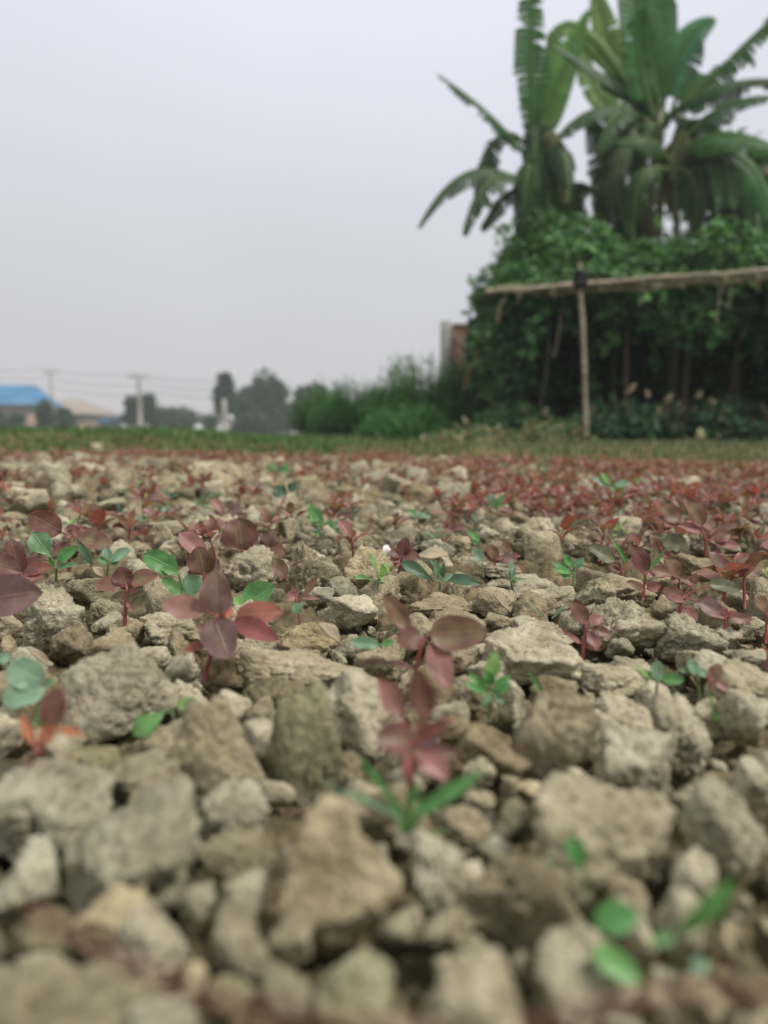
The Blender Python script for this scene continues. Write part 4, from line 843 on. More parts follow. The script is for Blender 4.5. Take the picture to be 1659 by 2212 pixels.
AM_TONES = ['mar', 'bro', 'bro', 'bro', 'pink', 'olv', 'olv', 'pur', 'mar', 'pink', 'red', 'mar']
WD_TONES = ['grn', 'gg', 'lime', 'grn', 'grd', 'pale']
def seedling_arrays(kind, seed, res, parts):
    """a plant about 4 cm tall at the origin: list of (part name, MB)"""
    r = random.Random(seed); out = []
    if kind == 'am':
        h = r.uniform(.008, .018); tip = np.array([r.uniform(-.006, .006), r.uniform(-.006, .006), h])
        mb = MB(); mb.tube(bez([0, 0, -.012], [tip[0] * .2, tip[1] * .2, h * .5], tip, 5), np.linspace(.0013, .0009, 5), 6 if res else 4, np.array(TN['stem'])); out.append(('stem', mb))
        n = r.choice([4, 5, 5, 6]); a0 = r.uniform(0, 6.28)
        for i in range(n):
            a = a0 + i * 2.4 + r.uniform(-.3, .3); lev = i / n
            el = math.radians(r.uniform(5, 35) + 40 * lev)
            d = np.array([math.cos(a) * math.cos(el), math.sin(a) * math.cos(el), math.sin(el)])
            L = r.uniform(.014, .025) * (1 - .25 * lev); pet = r.uniform(.002, .007)
            S = tip * (.6 + .4 * lev); B = S + d * pet + np.array([0, 0, .001])
            T = B + nrm(d + np.array([0, 0, r.uniform(-.45, .25)])) * L
            m2 = MB(); t = np.array(TN[r.choice(AM_TONES)]); t[:3] *= r.uniform(.85, 1.15)
            nn = np.array([0, 0, 1.0]) + np.array([r.uniform(-.4, .4), r.uniform(-.6, .2), 0])
            add_leaf(m2, S, B, T, L * r.uniform(.55, .78), nn, t, pr=.0006, stint=np.array(TN['stem']), droop=r.uniform(.02, .16), fold=r.uniform(.2, .6), nv_=9 if res else 5, nu_=3 if res else 1, seed=seed + i)
            out.append(('leaf', m2))
    else:
        h = r.uniform(.003, .010); mb = MB(); mb.tube(bez([0, 0, -.012], [0, 0, h * .5], [0, 0, h], 4), .0009, 6 if res else 4, np.array(TN['stemg'])); out.append(('stem', mb))
        n = r.choice([3, 4, 5, 6]); a0 = r.uniform(0, 6.28); tone = r.choice(WD_TONES); sh = r.choice(['lance', 'ovate', 'spat', 'lance'])
        for i in range(n):
            a = a0 + i * 2.1 + r.uniform(-.4, .4); el = math.radians(r.uniform(5, 65))
            d = np.array([math.cos(a) * math.cos(el), math.sin(a) * math.cos(el), math.sin(el)])
            L = r.uniform(.010, .021); S = np.array([0, 0, h * r.uniform(.5, 1)]); B = S + d * .002
            T = B + nrm(d + np.array([0, 0, r.uniform(-.5, .1)])) * L * r.uniform(.7, 1.2)
            m2 = MB(); t = np.array(TN[tone]); t[:3] *= r.uniform(.8, 1.2)
            add_leaf(m2, S, B, T, L * r.uniform(.28, .55), np.array([r.uniform(-.3, .3), -.3, 1.0]), t, pr=.0005, stint=np.array(TN['stemg']), droop=r.uniform(.05, .2), fold=.4, shape=sh, nv_=9 if res else 5, nu_=3 if res else 1, seed=seed + i)
            out.append(('leaf', m2))
    return out

def proto(kind, seed, parts):
    name = 'amaranth_seedling' if kind == 'am' else 'weed_seedling'
    L = seedling_arrays(kind, seed, parts, parts)
    if parts:
        root = bpy.data.objects.new(name, None); root.empty_display_size = .02; meshes = []
        for nm, mb in L:
            V = np.concatenate(mb.V); fs = ([np.concatenate(mb.F4)] if mb.F4 else []) + ([np.concatenate(mb.F3)] if mb.F3 else [])
            meshes.append((nm, mesh_np(nm, V, fs, M_LEAF, True, np.concatenate(mb.UV), np.concatenate(mb.T))))
        return name, meshes
    mb = MB()
    for nm, m in L:
        o = mb.n
        for f in m.F4: mb.F4.append(f + o)
        for f in m.F3: mb.F3.append(f + o)
        mb.V += m.V; mb.UV += m.UV; mb.T += m.T; mb.n += m.n
    return mb

PR = {(k, i): proto(k, 500 + i * 3 + (0 if k == 'am' else 1000), True) for k in ('am', 'wd') for i in range(10 if k == 'am' else 8)}
PF = {(k, i): proto(k, 900 + i * 3 + (0 if k == 'am' else 1000), False) for k in ('am', 'wd') for i in range(10 if k == 'am' else 8)}
def single_mesh(mb, name):
    V = np.concatenate(mb.V); fs = ([np.concatenate(mb.F4)] if mb.F4 else []) + ([np.concatenate(mb.F3)] if mb.F3 else [])
    return mesh_np(name, V, fs, M_LEAF, True, np.concatenate(mb.UV), np.concatenate(mb.T))
PFM = {k: single_mesh(mb, 'amaranth_seedling' if k[0] == 'am' else 'weed_seedling') for k, mb in PF.items()}

hero_xy = [(o.location[0], o.location[1]) for o in bpy.data.objects if o.type == 'EMPTY' and o.parent is None]
def dens_am(px_, py_):
    """plants per square metre from where they show in the photograph"""
    d = 0.0
    if py_ > 1330: return 0
    rt = sstep(1420, 1100, py_ + 0) * 0
    base = (150 if py_ < 1130 else 120) if py_ < 1230 else 22
    d = base + 560 * float(sstep(760, 1250, px_ + (1120 - py_) * 1.6)) * float(sstep(1260, 1150, py_))
    if py_ < 1015: d = max(d, 420 + 160 * float(sstep(300, 700, px_)))
    if px_ > 1400 and 1150 < py_ < 1300: d = max(d, 260)
    return d
def dens_wd(px_, py_):
    if py_ > 1300: return 3
    return 72 + 23 * float(sstep(750, 1150, px_ + (1120 - py_)))
patch = [lambda x, y: float(vnoise(np.array([[x * 5.5, y * 4.0, 2.0]]), 44)[0])]
pts = []
def spread_plants(kind, dens, mx, n):
    ymin, ymax, wd = .45, 5.0, .60
    area = 0
    for _ in range(n):
        y = math.sqrt(rnd.uniform(ymin ** 2, ymax ** 2)); x = rnd.uniform(-1, 1) * y * wd
        if y > float(edge_Y(x)) - .06: continue
        z = float(low_z(np.array([x]), np.array([y]))[0])
        px_, py_ = topx((x, y, z))
        if rnd.random() > dens(px_, py_) / mx * (1.0 + 1.1 * patch[len(pts) % 1]( x, y)): continue
        if kind == 'wd' and y < .6 and rnd.random() < .5: continue
        if y < 1.5 and any((x - a) ** 2 + (y - b) ** 2 < (.036 if y < .95 else .022) ** 2 for a, b in hero_xy): continue
        pts.append((kind, x, y, z, px_, py_))
tot_area = .60 * (5.0 ** 2 - .45 ** 2)
spread_plants('am', dens_am, 600, int(600 * tot_area)); spread_plants('wd', dens_wd, 95, int(95 * tot_area))
# drop seedlings that would grow out of the body of a clod
big = [(c['loc'][0], c['loc'][1], c['r'] * .8) for c in clods]
pts = [p for p in pts if not (p[2] < 1.6 and any((p[1] - a) ** 2 + (p[2] - b) ** 2 < (r * .8) ** 2 for a, b, r in big))]
pts.sort(key=lambda p: p[2] + (3 if not -20 < p[4] < 1680 else 0))
n_h = {'am': 30, 'wd': 35}; cap = {'am': 300, 'wd': 260}
cnt = dict(n_h); seedlings = []; far_p = {'am': MB(), 'wd': MB()}; nfar = 0
for (kind, x, y, z, px_, py_) in pts:
    s_ = rnd.uniform(.7, 1.25)
    if kind == 'am' and y > 2.2: s_ *= 1.15
    rot = rnd.uniform(0, 6.28); np_ = 10 if kind == 'am' else 8; i = rnd.randrange(np_)
    if cnt[kind] < cap[kind]:
        cnt[kind] += 1
        if y < 1.9:
            name, meshes = PR[(kind, i)]
            root = empty(name, (x, y, z + .004)); 
            for nm, me in meshes: link(nm, me, root)
        else:
            root = link('amaranth_seedling' if kind == 'am' else 'weed_seedling', PFM[(kind, i)]); root.location = (x, y, z + .004)
        root.rotation_euler = (rnd.uniform(-.15, .15), rnd.uniform(-.15, .15), rot); root.scale = (s_, s_, s_)
        seedlings.append((kind, i, root, s_, y < 1.9))
    else:
        mb = PF[(kind, i)]
        ca, sa = math.cos(rot) * s_, math.sin(rot) * s_
        R = np.array([[ca, -sa, 0], [sa, ca, 0], [0, 0, s_]])
        t = far_p[kind]; o = t.n
        v = rnd.uniform(.85, 1.15)
        for f in mb.F4: t.F4.append(f + o)
        for f in mb.F3: t.F3.append(f + o)
        t.V += [q @ R.T + np.array([x, y, z + .004]) for q in mb.V]; t.UV += mb.UV; t.T += [q * np.array([v, v, v, 1]) for q in mb.T]; t.n += mb.n; nfar += 1
if far_p['am'].n: tag(far_p['am'].build('distant_red_seedlings', M_LEAF), kind='stuff')
if far_p['wd'].n: tag(far_p['wd'].build('distant_green_weeds', M_LEAF), kind='stuff')
print('plants', len(seedlings), 'far', nfar)

# ------------------------------------------------------------------ labels of the many: look + where they lie
def place_phrase(p, n_try=9):
    c = []
    for ph, q in LAND:
        d = math.hypot(p[0] - q[0], p[1] - q[1])
        if d > 1e-4: c.append((d / (.3 + p[1] * .5), ph, p[0] - q[0], p[1] - q[1]))
    c.sort(key=lambda t: t[0])
    out = []
    for d, ph, dx, dy in c[:n_try]:
        ph2 = ph
        if abs(dy) > 1.3 * abs(dx): rel = 'behind' if dy > 0 else 'in front of'
        elif abs(dx) > 1.3 * abs(dy): rel = 'to the ' + ('east' if dx > 0 else 'west') + ' of'
        else: rel = 'diagonally ' + ('behind' if dy > 0 else 'before')
        if rel.startswith('to the'): rel = 'beside'
        out.append(rel + ' ' + ph2)
    return out, [t[1] for t in c[:n_try]]
def words_n(s): return len(s.replace('-', 'x').split())
def unique_label(looks, p, deep=True):
    phr, names = place_phrase(p)
    for ph in phr[:3]:
        for lk in looks:
            s = lk + ' ' + ph
            if s not in USED and words_n(s) <= 16: USED[s] = 1; return s
    for a in range(min(6, len(names))):
        for b in range(a + 1, len(names)):
            for lk in looks:
                s = '%s between %s and %s' % (lk, names[a], names[b])
                if s not in USED and words_n(s) <= 16: USED[s] = 1; return s
    for ph in phr:
        for lk in looks:
            s = lk + ' ' + ph
            if s not in USED and words_n(s) <= 16: USED[s] = 1; return s
    return None

GC = 'dry clay clods strewn over the field'
for c in sorted(clods, key=lambda c: -c['px']):
    o = link('soil_clod', c['me']); o.location = c['loc']; o.scale = c['scale']
    if not c['man']: o.rotation_euler = (rnd.uniform(-.25, .25), rnd.uniform(-.25, .25), c['rot'])
    o['category'] = 'clod'; o['group'] = GC
    kw, tn = KW[c['kind']], TONE[c['tone']]
    if c['lm']:
        s = c['lm'].replace('the ', '', 1)
        o['label'] = s + (' lying on dry soil' if words_n(s) < 8 else '')
    else:
        size = 'large' if c['px'] > 120 else 'middling' if c['px'] > 60 else 'small' if c['px'] > 30 else 'very small'
        looks = ['%s %s %s clod' % (size, tn, kw), '%s %s clod' % (tn, kw), '%s %s clod' % (size, kw), '%s %s clod' % (size, tn)]
        far = c['loc'][1] > 1.5
        s = unique_label(looks, c['loc'])
        if s: o['label'] = s
        else:
            o['label'] = 'small lump of dry clay out in the far part of the field'; o['group'] = 'small clay lumps far out'
for kind, i, o, s_, near in seedlings:
    p = np.array(o.location); am = kind == 'am'
    size = 'short' if s_ < .85 else 'fair-sized' if s_ < 1.05 else 'taller'
    o['category'] = 'seedling' if am else 'weed'
    nl = sum(1 for nm, me in PR[(kind, i)][1] if nm == 'leaf')
    num = {3: 'three', 4: 'four', 5: 'five', 6: 'six'}[nl]
    if near:
        looks = ['%s %s-leaved %s' % (size, num, 'red amaranth' if am else 'green weed'), '%s %s' % (size, 'red amaranth' if am else 'green weed'), '%s-leaved %s' % (num, 'amaranth' if am else 'weed')]
        s = unique_label(looks, p)
    else: s = None
    if s: o['label'] = s; o['group'] = AMG if am else WDG
    elif am: o['label'] = 'small red amaranth in the crowded far rows of the field'; o['group'] = 'red amaranth crowd far out'
    else: o['label'] = 'small green weed growing among the far red seedlings'; o['group'] = 'green weeds far out'

# ------------------------------------------------------------------ background foliage
def leafcloud(mb, C, ax, n0, L, W, T):
    """folded leaves: C centres of the bases, ax axes, n0 normals, lengths, widths, tints; all arrays"""
    n = len(C); ax = ax / (np.linalg.norm(ax, axis=1)[:, None] + 1e-9)
    nn = n0 - (n0 * ax).sum(1)[:, None] * ax; nn /= np.linalg.norm(nn, axis=1)[:, None] + 1e-9
    sd = np.cross(ax, nn); L = L[:, None]; W = W[:, None]
    b = C; t = C + ax * L - nn * L * .12; m = C + ax * L * .5 + nn * L * .03
    l = C + ax * L * .42 - sd * W / 2 + nn * W * .18; r = C + ax * L * .42 + sd * W / 2 + nn * W * .18
    V = np.stack([b, m, t, l, r], 1).reshape(-1, 3)
    i = (np.arange(n) * 5)[:, None]
    F_ = np.concatenate([i + np.array([0, 4, 1]), i + np.array([4, 2, 1]), i + np.array([2, 3, 1]), i + np.array([3, 0, 1])])
    uv = np.tile(np.array([(.5, 0), (.5, .5), (.5, 1), (.45, .4), (.55, .4)]), (n, 1))
    mb.add(V, F_, uv, np.repeat(T, 5, 0))
def tints(n, cols, var=.25):
    c = np.array(cols)[rng.integers(0, len(cols), n)] * rng.uniform(1 - var, 1 + var, (n, 1))
    return np.concatenate([c, np.zeros((n, 1))], 1)
def rdir(n): 
    v = rng.normal(size=(n, 3)); return v / np.linalg.norm(v, axis=1)[:, None]

GR = [(.068, .165, .058), (.054, .135, .052), (.09, .20, .065), (.042, .105, .042)]

def feathery_bush(cx, cy, z0, rx, ry, h, n_st, label, per=46, tone=1.0, seed=1, upright=.5):
    r = np.random.default_rng(seed)
    root = empty('feathery_bush', (cx, cy, z0)); tag(root, label, 'bush', 'feathery green bushes at the field edge')
    ms = MB(); ml = MB()
    tone = tone * 1.8; h = h * 1.10
    cols = [(.046 * tone, .128 * tone, .042 * tone), (.062 * tone, .158 * tone, .050 * tone), (.034 * tone, .094 * tone, .035 * tone)]
    for i in range(n_st):
        a = r.uniform(0, 6.28); q = math.sqrt(r.uniform(0, 1)); bx, by = math.cos(a) * q, math.sin(a) * q
        top = np.array([cx + bx * rx, cy + by * ry, z0 + h * (1 - .55 * q ** 2.2) * r.uniform(.45, 1.0)])
        bot = np.array([cx + bx * rx * .45, cy + by * ry * .45, z0])
        mid = (bot + top) / 2 + np.array([bx * rx * .12, by * ry * .12, .1 * h])
        Q = bez(bot, mid, top, 7); ms.tube(Q, np.linspace(.006, .002, 7), 4, np.array([.10, .14, .05, 0]), cap=False)
        k = int(per * r.uniform(.7, 1.2)); t = r.uniform(.15, 1, k) ** .8
        C = (1 - t)[:, None] ** 2 * bot + 2 * (t * (1 - t))[:, None] * mid + t[:, None] ** 2 * top + r.normal(size=(k, 3)) * .035
        C[:, 2] = np.maximum(C[:, 2], z0)
        d = r.normal(size=(k, 3)) * .8 + np.array([bx * .4, by * .4, upright])
        v = r.uniform(.65, 1.35)
        leafcloud(ml, C, d, r.normal(size=(k, 3)) + np.array([0, 0, 1.2]), r.uniform(.030, .075, k), r.uniform(.008, .020, k), tints(k, cols, .25) * np.array([v, v, v, 1]))
    ms.build('stem', M_FOL, root, (cx, cy, z0)); ml.build('foliage', M_FOL, root, (cx, cy, z0))
    return root
def at(x, Y): return (x - CX) / F * Y
feathery_bush(at(905, 9.4), 9.4, -.02, .72, .6, 1.10, 330, 'tallest feathery green bush swelling against the wall post', 60, 1.0, 1)
feathery_bush(at(770, 10.2), 10.2, -.02, .68, .6, .86, 330, 'low wide feathery bush at the thin end of the bushes', 55, .95, 2)
feathery_bush(at(985, 9.0), 9.0, -.02, .50, .45, 1.02, 240, 'feathery bush hiding the foot of the brick wall', 55, .8, 3)
feathery_bush(at(690, 11.6), 11.6, -.02, .50, .5, .90, 200, 'small dark feathery bush in front of the hazy trees', 50, .72, 4)
feathery_bush(at(880, 8.2), 8.2, -.02, .55, .35, .46, 190, 'low feathery bush spilling out onto the field edge', 50, .9, 5)
feathery_bush(at(1060, 8.9), 8.9, -.02, .45, .4, .70, 200, 'feathery bush reaching under the orange leaning stick', 50, .7, 7)
feathery_bush(at(845, 9.8), 9.8, -.02, .45, .5, .82, 170, 'rounded feathery bush between the tallest and the low wide one', 50, 1.08, 6)

# --- thicket under and over the bamboo trellis
def px_box_points(n, x0, x1, y0, y1, z0, z1):
    return np.stack([rng.uniform(x0, x1, n), rng.uniform(y0, y1, n), rng.uniform(z0, z1, n)], 1)

def trellis_roof_z(x, y):
    return 1.50 + .10 * (y - 7.0)
# climbing gourd over the trellis
root = empty('gourd_vine', (3.2, 8.0, 0)); tag(root, 'dense gourd vine heaped over the bamboo trellis and spilling down its end', 'vine')
ml = MB(); n = 42000
X = rng.uniform(1.12, 7.2, n); Yf = 7.84 - .38 * (X - 1.09); Yv = Yf + rng.uniform(0, 1, n) ** .9 * (9.9 - Yf)
pp = np.stack([X * .9, Yv * .9, np.zeros(n)], 1)
mound = .30 + .80 * fbm(pp * 1.5, 3, 77) + .20 * sstep(7.4, 8.9, Yv)
mound = np.clip(mound, .06, 1.3) * (.18 + .82 * sstep(0, .9, Yv - Yf)) * (.1 + .9 * sstep(1.15, 1.8, X))
Z = trellis_roof_z(X, Yv) + .02 + mound * (1 - rng.uniform(0, 1, n) ** 2.2 * 1.0)
Cn = np.stack([X, Yv, Z], 1)
cl = vnoise(Cn * 3.2, 5); keep = cl > -.55
Cn = Cn[keep]; k = len(Cn)
v = 1 + .35 * vnoise(Cn * 2.3, 8)[:, None]
VG = [(.095, .195, .070), (.130, .250, .085), (.065, .14, .055), (.17, .30, .10), (.11, .21, .09)]
T_v = tints(k, VG, .22); T_v[:, :3] *= v
leafcloud(ml, Cn, rdir(k) * np.array([1, 1, .45]), rng.normal(size=(k, 3)) * .55 + np.array([0, -.35, 1]), rng.uniform(.05, .11, k), rng.uniform(.05, .10, k), T_v)
# end curtain (towards the wall) and slope
n = 16000
t = rng.uniform(0, 1, n); Yc = 7.95 + rng.uniform(0, 1, n) * 1.6
z = 1.80 * (1 - t) + .02; xb = 1.02 + .30 * t + .24 * sstep(.35, 0, t)
Cn = np.stack([xb + rng.uniform(0, .38, n), Yc, z + rng.uniform(-.1, .14, n)], 1)
keep = vnoise(Cn * np.array([3, 3, 2.2]), 15) > -.15 - .5 * (Cn[:, 2] > 1.2); Cn = Cn[keep]; k = len(Cn)
leafcloud(ml, Cn, rdir(k) + np.array([-.2, -.1, -.5]), rng.normal(size=(k, 3)) * .5 + np.array([-.6, -.5, .5]), rng.uniform(.045, .10, k), rng.uniform(.035, .08, k), tints(k, GR + VG[:1], .25))
# strands hanging from the front edge
for i in range(150):
    x = rng.uniform(1.2, 6.6); y = 7.92 - .38 * (x - 1.09) + rng.uniform(0, 1.2); zt = trellis_roof_z(x, y) + .05; ln = abs(rng.normal()) * .42 + .10
    k = int(14 + ln * 90); s = rng.uniform(0, 1, k); big = rng.uniform(.8, 1.7)
    Cn = np.stack([x + .05 * np.sin(s * 5 + i) + rng.normal(size=k) * .035, y + rng.normal(size=k) * .04, zt - s * ln], 1)
    leafcloud(ml, Cn, rdir(k) + np.array([0, -.2, -.5]), rng.normal(size=(k, 3)) * .4 + np.array([0, -.9, .4]), rng.uniform(.04, .095, k) * big, rng.uniform(.04, .08, k) * big, tints(k, GR + VG[:2], .25) * np.array([1.25, 1.25, 1.2, 1]))
for i in range(60):
    if i % 2: x, y, z = rng.uniform(1.2, 5.5), rng.uniform(7.9, 8.8), rng.uniform(2.0, 2.4)
    else: x, y = rng.uniform(1.05, 1.35), rng.uniform(7.9, 8.8); z = rng.uniform(.5, 1.95)
    d = np.array([rng.uniform(-.6, .3) - (.4 if i % 2 == 0 else 0), rng.uniform(-.3, .3), rng.uniform(-.3, .8)]); ln = rng.uniform(.12, .38); k = int(8 + ln * 60); s = rng.uniform(0, 1, k)
    Cn = np.array([x, y, z]) + d * ln * s[:, None] + np.array([0, 0, -.25]) * (s ** 2 * ln)[:, None] + rng.normal(size=(k, 3)) * .02
    leafcloud(ml, Cn, rdir(k), rng.normal(size=(k, 3)) * .5 + np.array([0, -.3, 1]), rng.uniform(.04, .10, k), rng.uniform(.03, .08, k), tints(k, VG, .25))
ml.build('foliage', M_FOL, root, (3.2, 8.0, 0))
# main stems climbing up
for (x, y, dx) in ((1.55, 7.9, .25), (2.6, 8.2, -.15), (3.5, 7.8, .2), (4.6, 8.1, -.2)):
    mb = MB(); mb.tube(bez((x, y, -.02), (x + dx, y, .8), (x + dx * .5, y - .1, 1.6), 10), np.linspace(.014, .008, 10), 6); mb.build('stem', M_BARK, root, (3.2, 8.0, 0))

# hedge closing the back of the hollow, leaf colours darkened to deepen its shade
root = empty('hedge', (4.2, 10.0, 0)); tag(root, 'dark overgrown hedge closing the back of the hollow under the trellis', 'hedge')
ml = MB(); n = 42000
Cn = np.stack([rng.uniform(1.15, 8.2, n), 9.75 + .3 * rng.normal(size=n), rng.uniform(0, 1, n) ** .9 * 2.3], 1)
Cn[:, 1] += .25 * vnoise(Cn * 1.5, 3)
topz = 2.15 + .45 * vnoise(np.stack([Cn[:, 0] * 1.1, Cn[:, 0] * 0, Cn[:, 0] * 0], 1), 12) - .8 * sstep(1.7, 1.1, Cn[:, 0])
Cn = Cn[Cn[:, 2] < topz]; k = len(Cn)
leafcloud(ml, Cn, rdir(k), rng.normal(size=(k, 3)) * .6 + np.array([0, -.6, .8]), rng.uniform(.12, .22, k), rng.uniform(.09, .16, k), tints(k, [(.03, .075, .03), (.04, .11, .045), (.05, .09, .045)], .3))
ml.build('foliage', M_FOL, root, (4.2, 10.0, 0))
for i in range(9):
    x = 1.6 + i * .7 + rng.uniform(-.2, .2); mb = MB(); mb.tube(bez((x, 9.8, -.02), (x + .1, 9.8, .9), (x + rng.uniform(-.2, .2), 9.8, 1.8), 8), np.linspace(.035, .015, 8), 7); mb.build('stem', M_BARK, root, (4.2, 10, 0))

# low plants at the foot of the thicket, each a clump of its own
def low_clump(x, y, r_, h, n, label, cols, seed, dead=0):
    rr = np.random.default_rng(seed)
    root = empty('low_shrub', (x, y, -.02)); tag(root, label, 'shrub', 'low shrubs along the foot of the thicket')
    a = rr.uniform(0, 6.28, n); q = np.sqrt(rr.uniform(0, 1, n))
    C = np.stack([x + np.cos(a) * q * r_, y + np.sin(a) * q * r_ * .7, -.02 + rr.uniform(0, 1, n) * h * (1 - .6 * q ** 2)], 1)
    keep = vnoise(C * 7, seed) > -.2; C = C[keep]; k = len(C)
    ml = MB(); leafcloud(ml, C, rr.normal(size=(k, 3)) + np.array([0, -.2, .3]), rr.normal(size=(k, 3)) * .5 + np.array([0, -.4, 1]), rr.uniform(.04, .09, k), rr.uniform(.02, .055, k), tints(k, cols, .3))
    ml.build('foliage', M_FOL, root, (x, y, -.02))
    ms = MB()
    for i in range(7):
        b = rr.uniform(-1, 1, 2) * r_ * .5
        ms.tube(bez((x + b[0] * .4, y + b[1] * .4, -.03), (x + b[0] * .8, y + b[1] * .8, h * .4), (x + b[0] * 1.4, y + b[1], h * .85), 6), np.linspace(.008, .004, 6), 5)
    ms.build('stem', M_TWIG, root, (x, y, -.02))
DK = [(.040, .115, .05), (.055, .14, .055), (.03, .085, .04), (.10, .12, .06)]
MX = [(.10, .18, .07), (.14, .20, .08), (.26, .21, .12), (.08, .15, .06), (.36, .28, .17)]
low_clump(at(1110, 7.9), 7.9, .55, .50, 3200, 'loose green shrub drooping below the orange leaning stick', GR, 21)
low_clump(at(1190, 7.15), 7.15, .45, .26, 2400, 'faded shrub with dry tan leaves beside the bamboo post', MX, 22)
low_clump(at(1325, 7.3), 7.3, .50, .48, 3200, 'dark shrub directly behind the bamboo post', DK, 23)
low_clump(at(1430, 7.2), 7.2, .50, .44, 3200, 'dark shrub with a few dead leaves at mid thicket', DK, 24)
low_clump(at(1550, 7.15), 7.15, .55, .52, 3200, 'dark taller shrub by the dark leaning trunk', DK, 25)
low_clump(at(1670, 7.0), 7.0, .50, .46, 2800, 'dark shrub where the thicket leaves the picture', DK, 26)
low_clump(at(1040, 7.2), 7.2, .60, .20, 2200, 'low sprawling weeds with brown leaves before the bushes', MX, 27)
low_clump(at(1820, 7.1), 7.1, .6, .5, 1800, 'dark shrub beyond the edge of the thicket', DK, 28)

# dead leaves lying at the thicket foot
dl = [(1010, 912, 'tan'), (1148, 905, 'curled'), (1170, 892, 'upright'), (1350, 830, 'pale hanging'), (1400, 842, 'bent'), (1432, 850, 'forked'), (1418, 880, 'twisted'), (1462, 858, 'ragged'), (1500, 842, 'broad'), (1545, 858, 'narrow')]
for i, (x, y, w) in enumerate(dl):
    Yd = 7.15 + .05 * i; p = PY(x, y + (20 if x > 1300 else 8), 7.0 if x > 1300 else Yd); mb = MB()
    V, F_, uv = blade_geo((0, 0, 0), (rnd.uniform(-.09, .09), -.03, rnd.uniform(.05, .10)), .055, np.array([.2, -1, .3]), None, droop=.3, fold=.6, shape='lance', nv_=7, nu_=2, seed=i)
    mb.add(V, F_, uv); o = mb.build('dead_leaf', M_STRAW); o.location = p
    tag(o, '%s dead leaf caught in the low plants %s' % (w, ['before the bushes', 'left of the post by the tan one'.replace('left of', 'beside'), 'beside the bamboo post', 'behind the bamboo post', 'on the mid shrub', 'low on the mid shrub', 'beneath the forked one', 'between mid shrub and trunk', 'by the dark leaning trunk', 'furthest along the thicket'.replace('furthest ', 'well ')][i]), 'dead leaf', 'dead leaves in the thicket foot')

# --- bamboo trellis: rails, post, tie
root = empty('bamboo_trellis', (at(1260, 7.0), 7.0, 0)); tag(root, 'pale bamboo trellis rail lashed to a thin upright post before the thicket', 'trellis')
o_ = (at(1260, 7.0), 7.0, 0)
def rail(x0, y0, Y0, x1, y1, Y1, r, wob, mat=M_BAMBOO, ext=1.0):
    a = PY(x0, y0, Y0); b = PY(x1, y1, Y1); b = a + (b - a) * ext
    n = 40; t = np.linspace(0, 1, n)[:, None]; Q = a + (b - a) * t
    Q[:, 2] += wob * np.sin(t[:, 0] * 5 + wob * 99) + .007 * rng.normal(size=n); Q[:, 1] += .3 * wob * np.cos(t[:, 0] * 4)
    rr = r * (1 + .14 * (np.arange(n) % 6 == 0) + .09 * rng.normal(size=n)); mb = MB(); mb.tube(Q, rr, 10); return mb
for a in ((1052, 634, 7.75, 1659, 584, 6.82, .026, .012), (1075, 628, 7.72, 1659, 596, 6.85, .022, -.014), (1140, 640, 7.85, 1659, 604, 6.95, .020, .010)):
    rail(*a, ext=2.2).build('rail', M_BAMBOO, root, o_)
Q = np.array([PY(x, y, 7.0) for x, y in ((1252, 560), (1253, 600), (1254, 640), (1259, 700), (1262, 780), (1264, 860), (1266, 920), (1265, 962), (1265, 985))])
t = np.linspace(0, 1, 9); tt = np.linspace(0, 1, 30); Q = np.stack([np.interp(tt, t, Q[:, k]) for k in range(3)], 1)
mb = MB(); mb.tube(Q, np.linspace(.019, .024, 30) * (1 + .07 * (np.arange(30) % 5 == 0)), 9); mb.build('post', M_BAMBOO, root, o_)
mb = MB(); c = PY(1253, 604, 6.98)
for k in range(5):
    zz = np.linspace(0, 6.28 * 1.1, 16); rr = .045 + .008 * math.sin(k * 2.1)
    mb.tube(np.stack([c[0] + rr * np.cos(zz + k), c[1] + rr * np.sin(zz + k), c[2] + .030 * (k - 2) + .012 * np.sin(zz * 1.5 + k)], 1), .019, 6)
mb.tube([c + np.array([.03, -.04, .02]), c + np.array([.045, -.05, -.05]), c + np.array([.02, -.05, -.11])], [.02, .018, .008], 6)
mb.build('tie', M_CLOTH, root, o_)
for xx in (1120, 1190, 1385, 1470, 1560, 1630):   # thin lashings and dry tendrils round the rail
    Yr = 7.75 - (xx - 1055) / (1659 - 1055) * .93; c = PY(xx, 634 - (xx - 1052) * .0575, Yr - .01); mb = MB(); zz = np.linspace(0, 6.28 * 3, 30)
    mb.tube(np.stack([c[0] + .012 * np.sin(zz * .33 + xx) + zz * .0015, c[1] + .05 * np.cos(zz), c[2] + .05 * np.sin(zz)], 1), .005, 5)
    k = rnd.uniform(.06, .22); mb.tube(bez(c + np.array([0, -.05, 0]), c + np.array([.02, -.06, -k * .6]), c + np.array([rnd.uniform(-.05, .05), -.05, -k]), 6), .004, 5)
    mb.build('lashing', M_STRAW, root, o_)

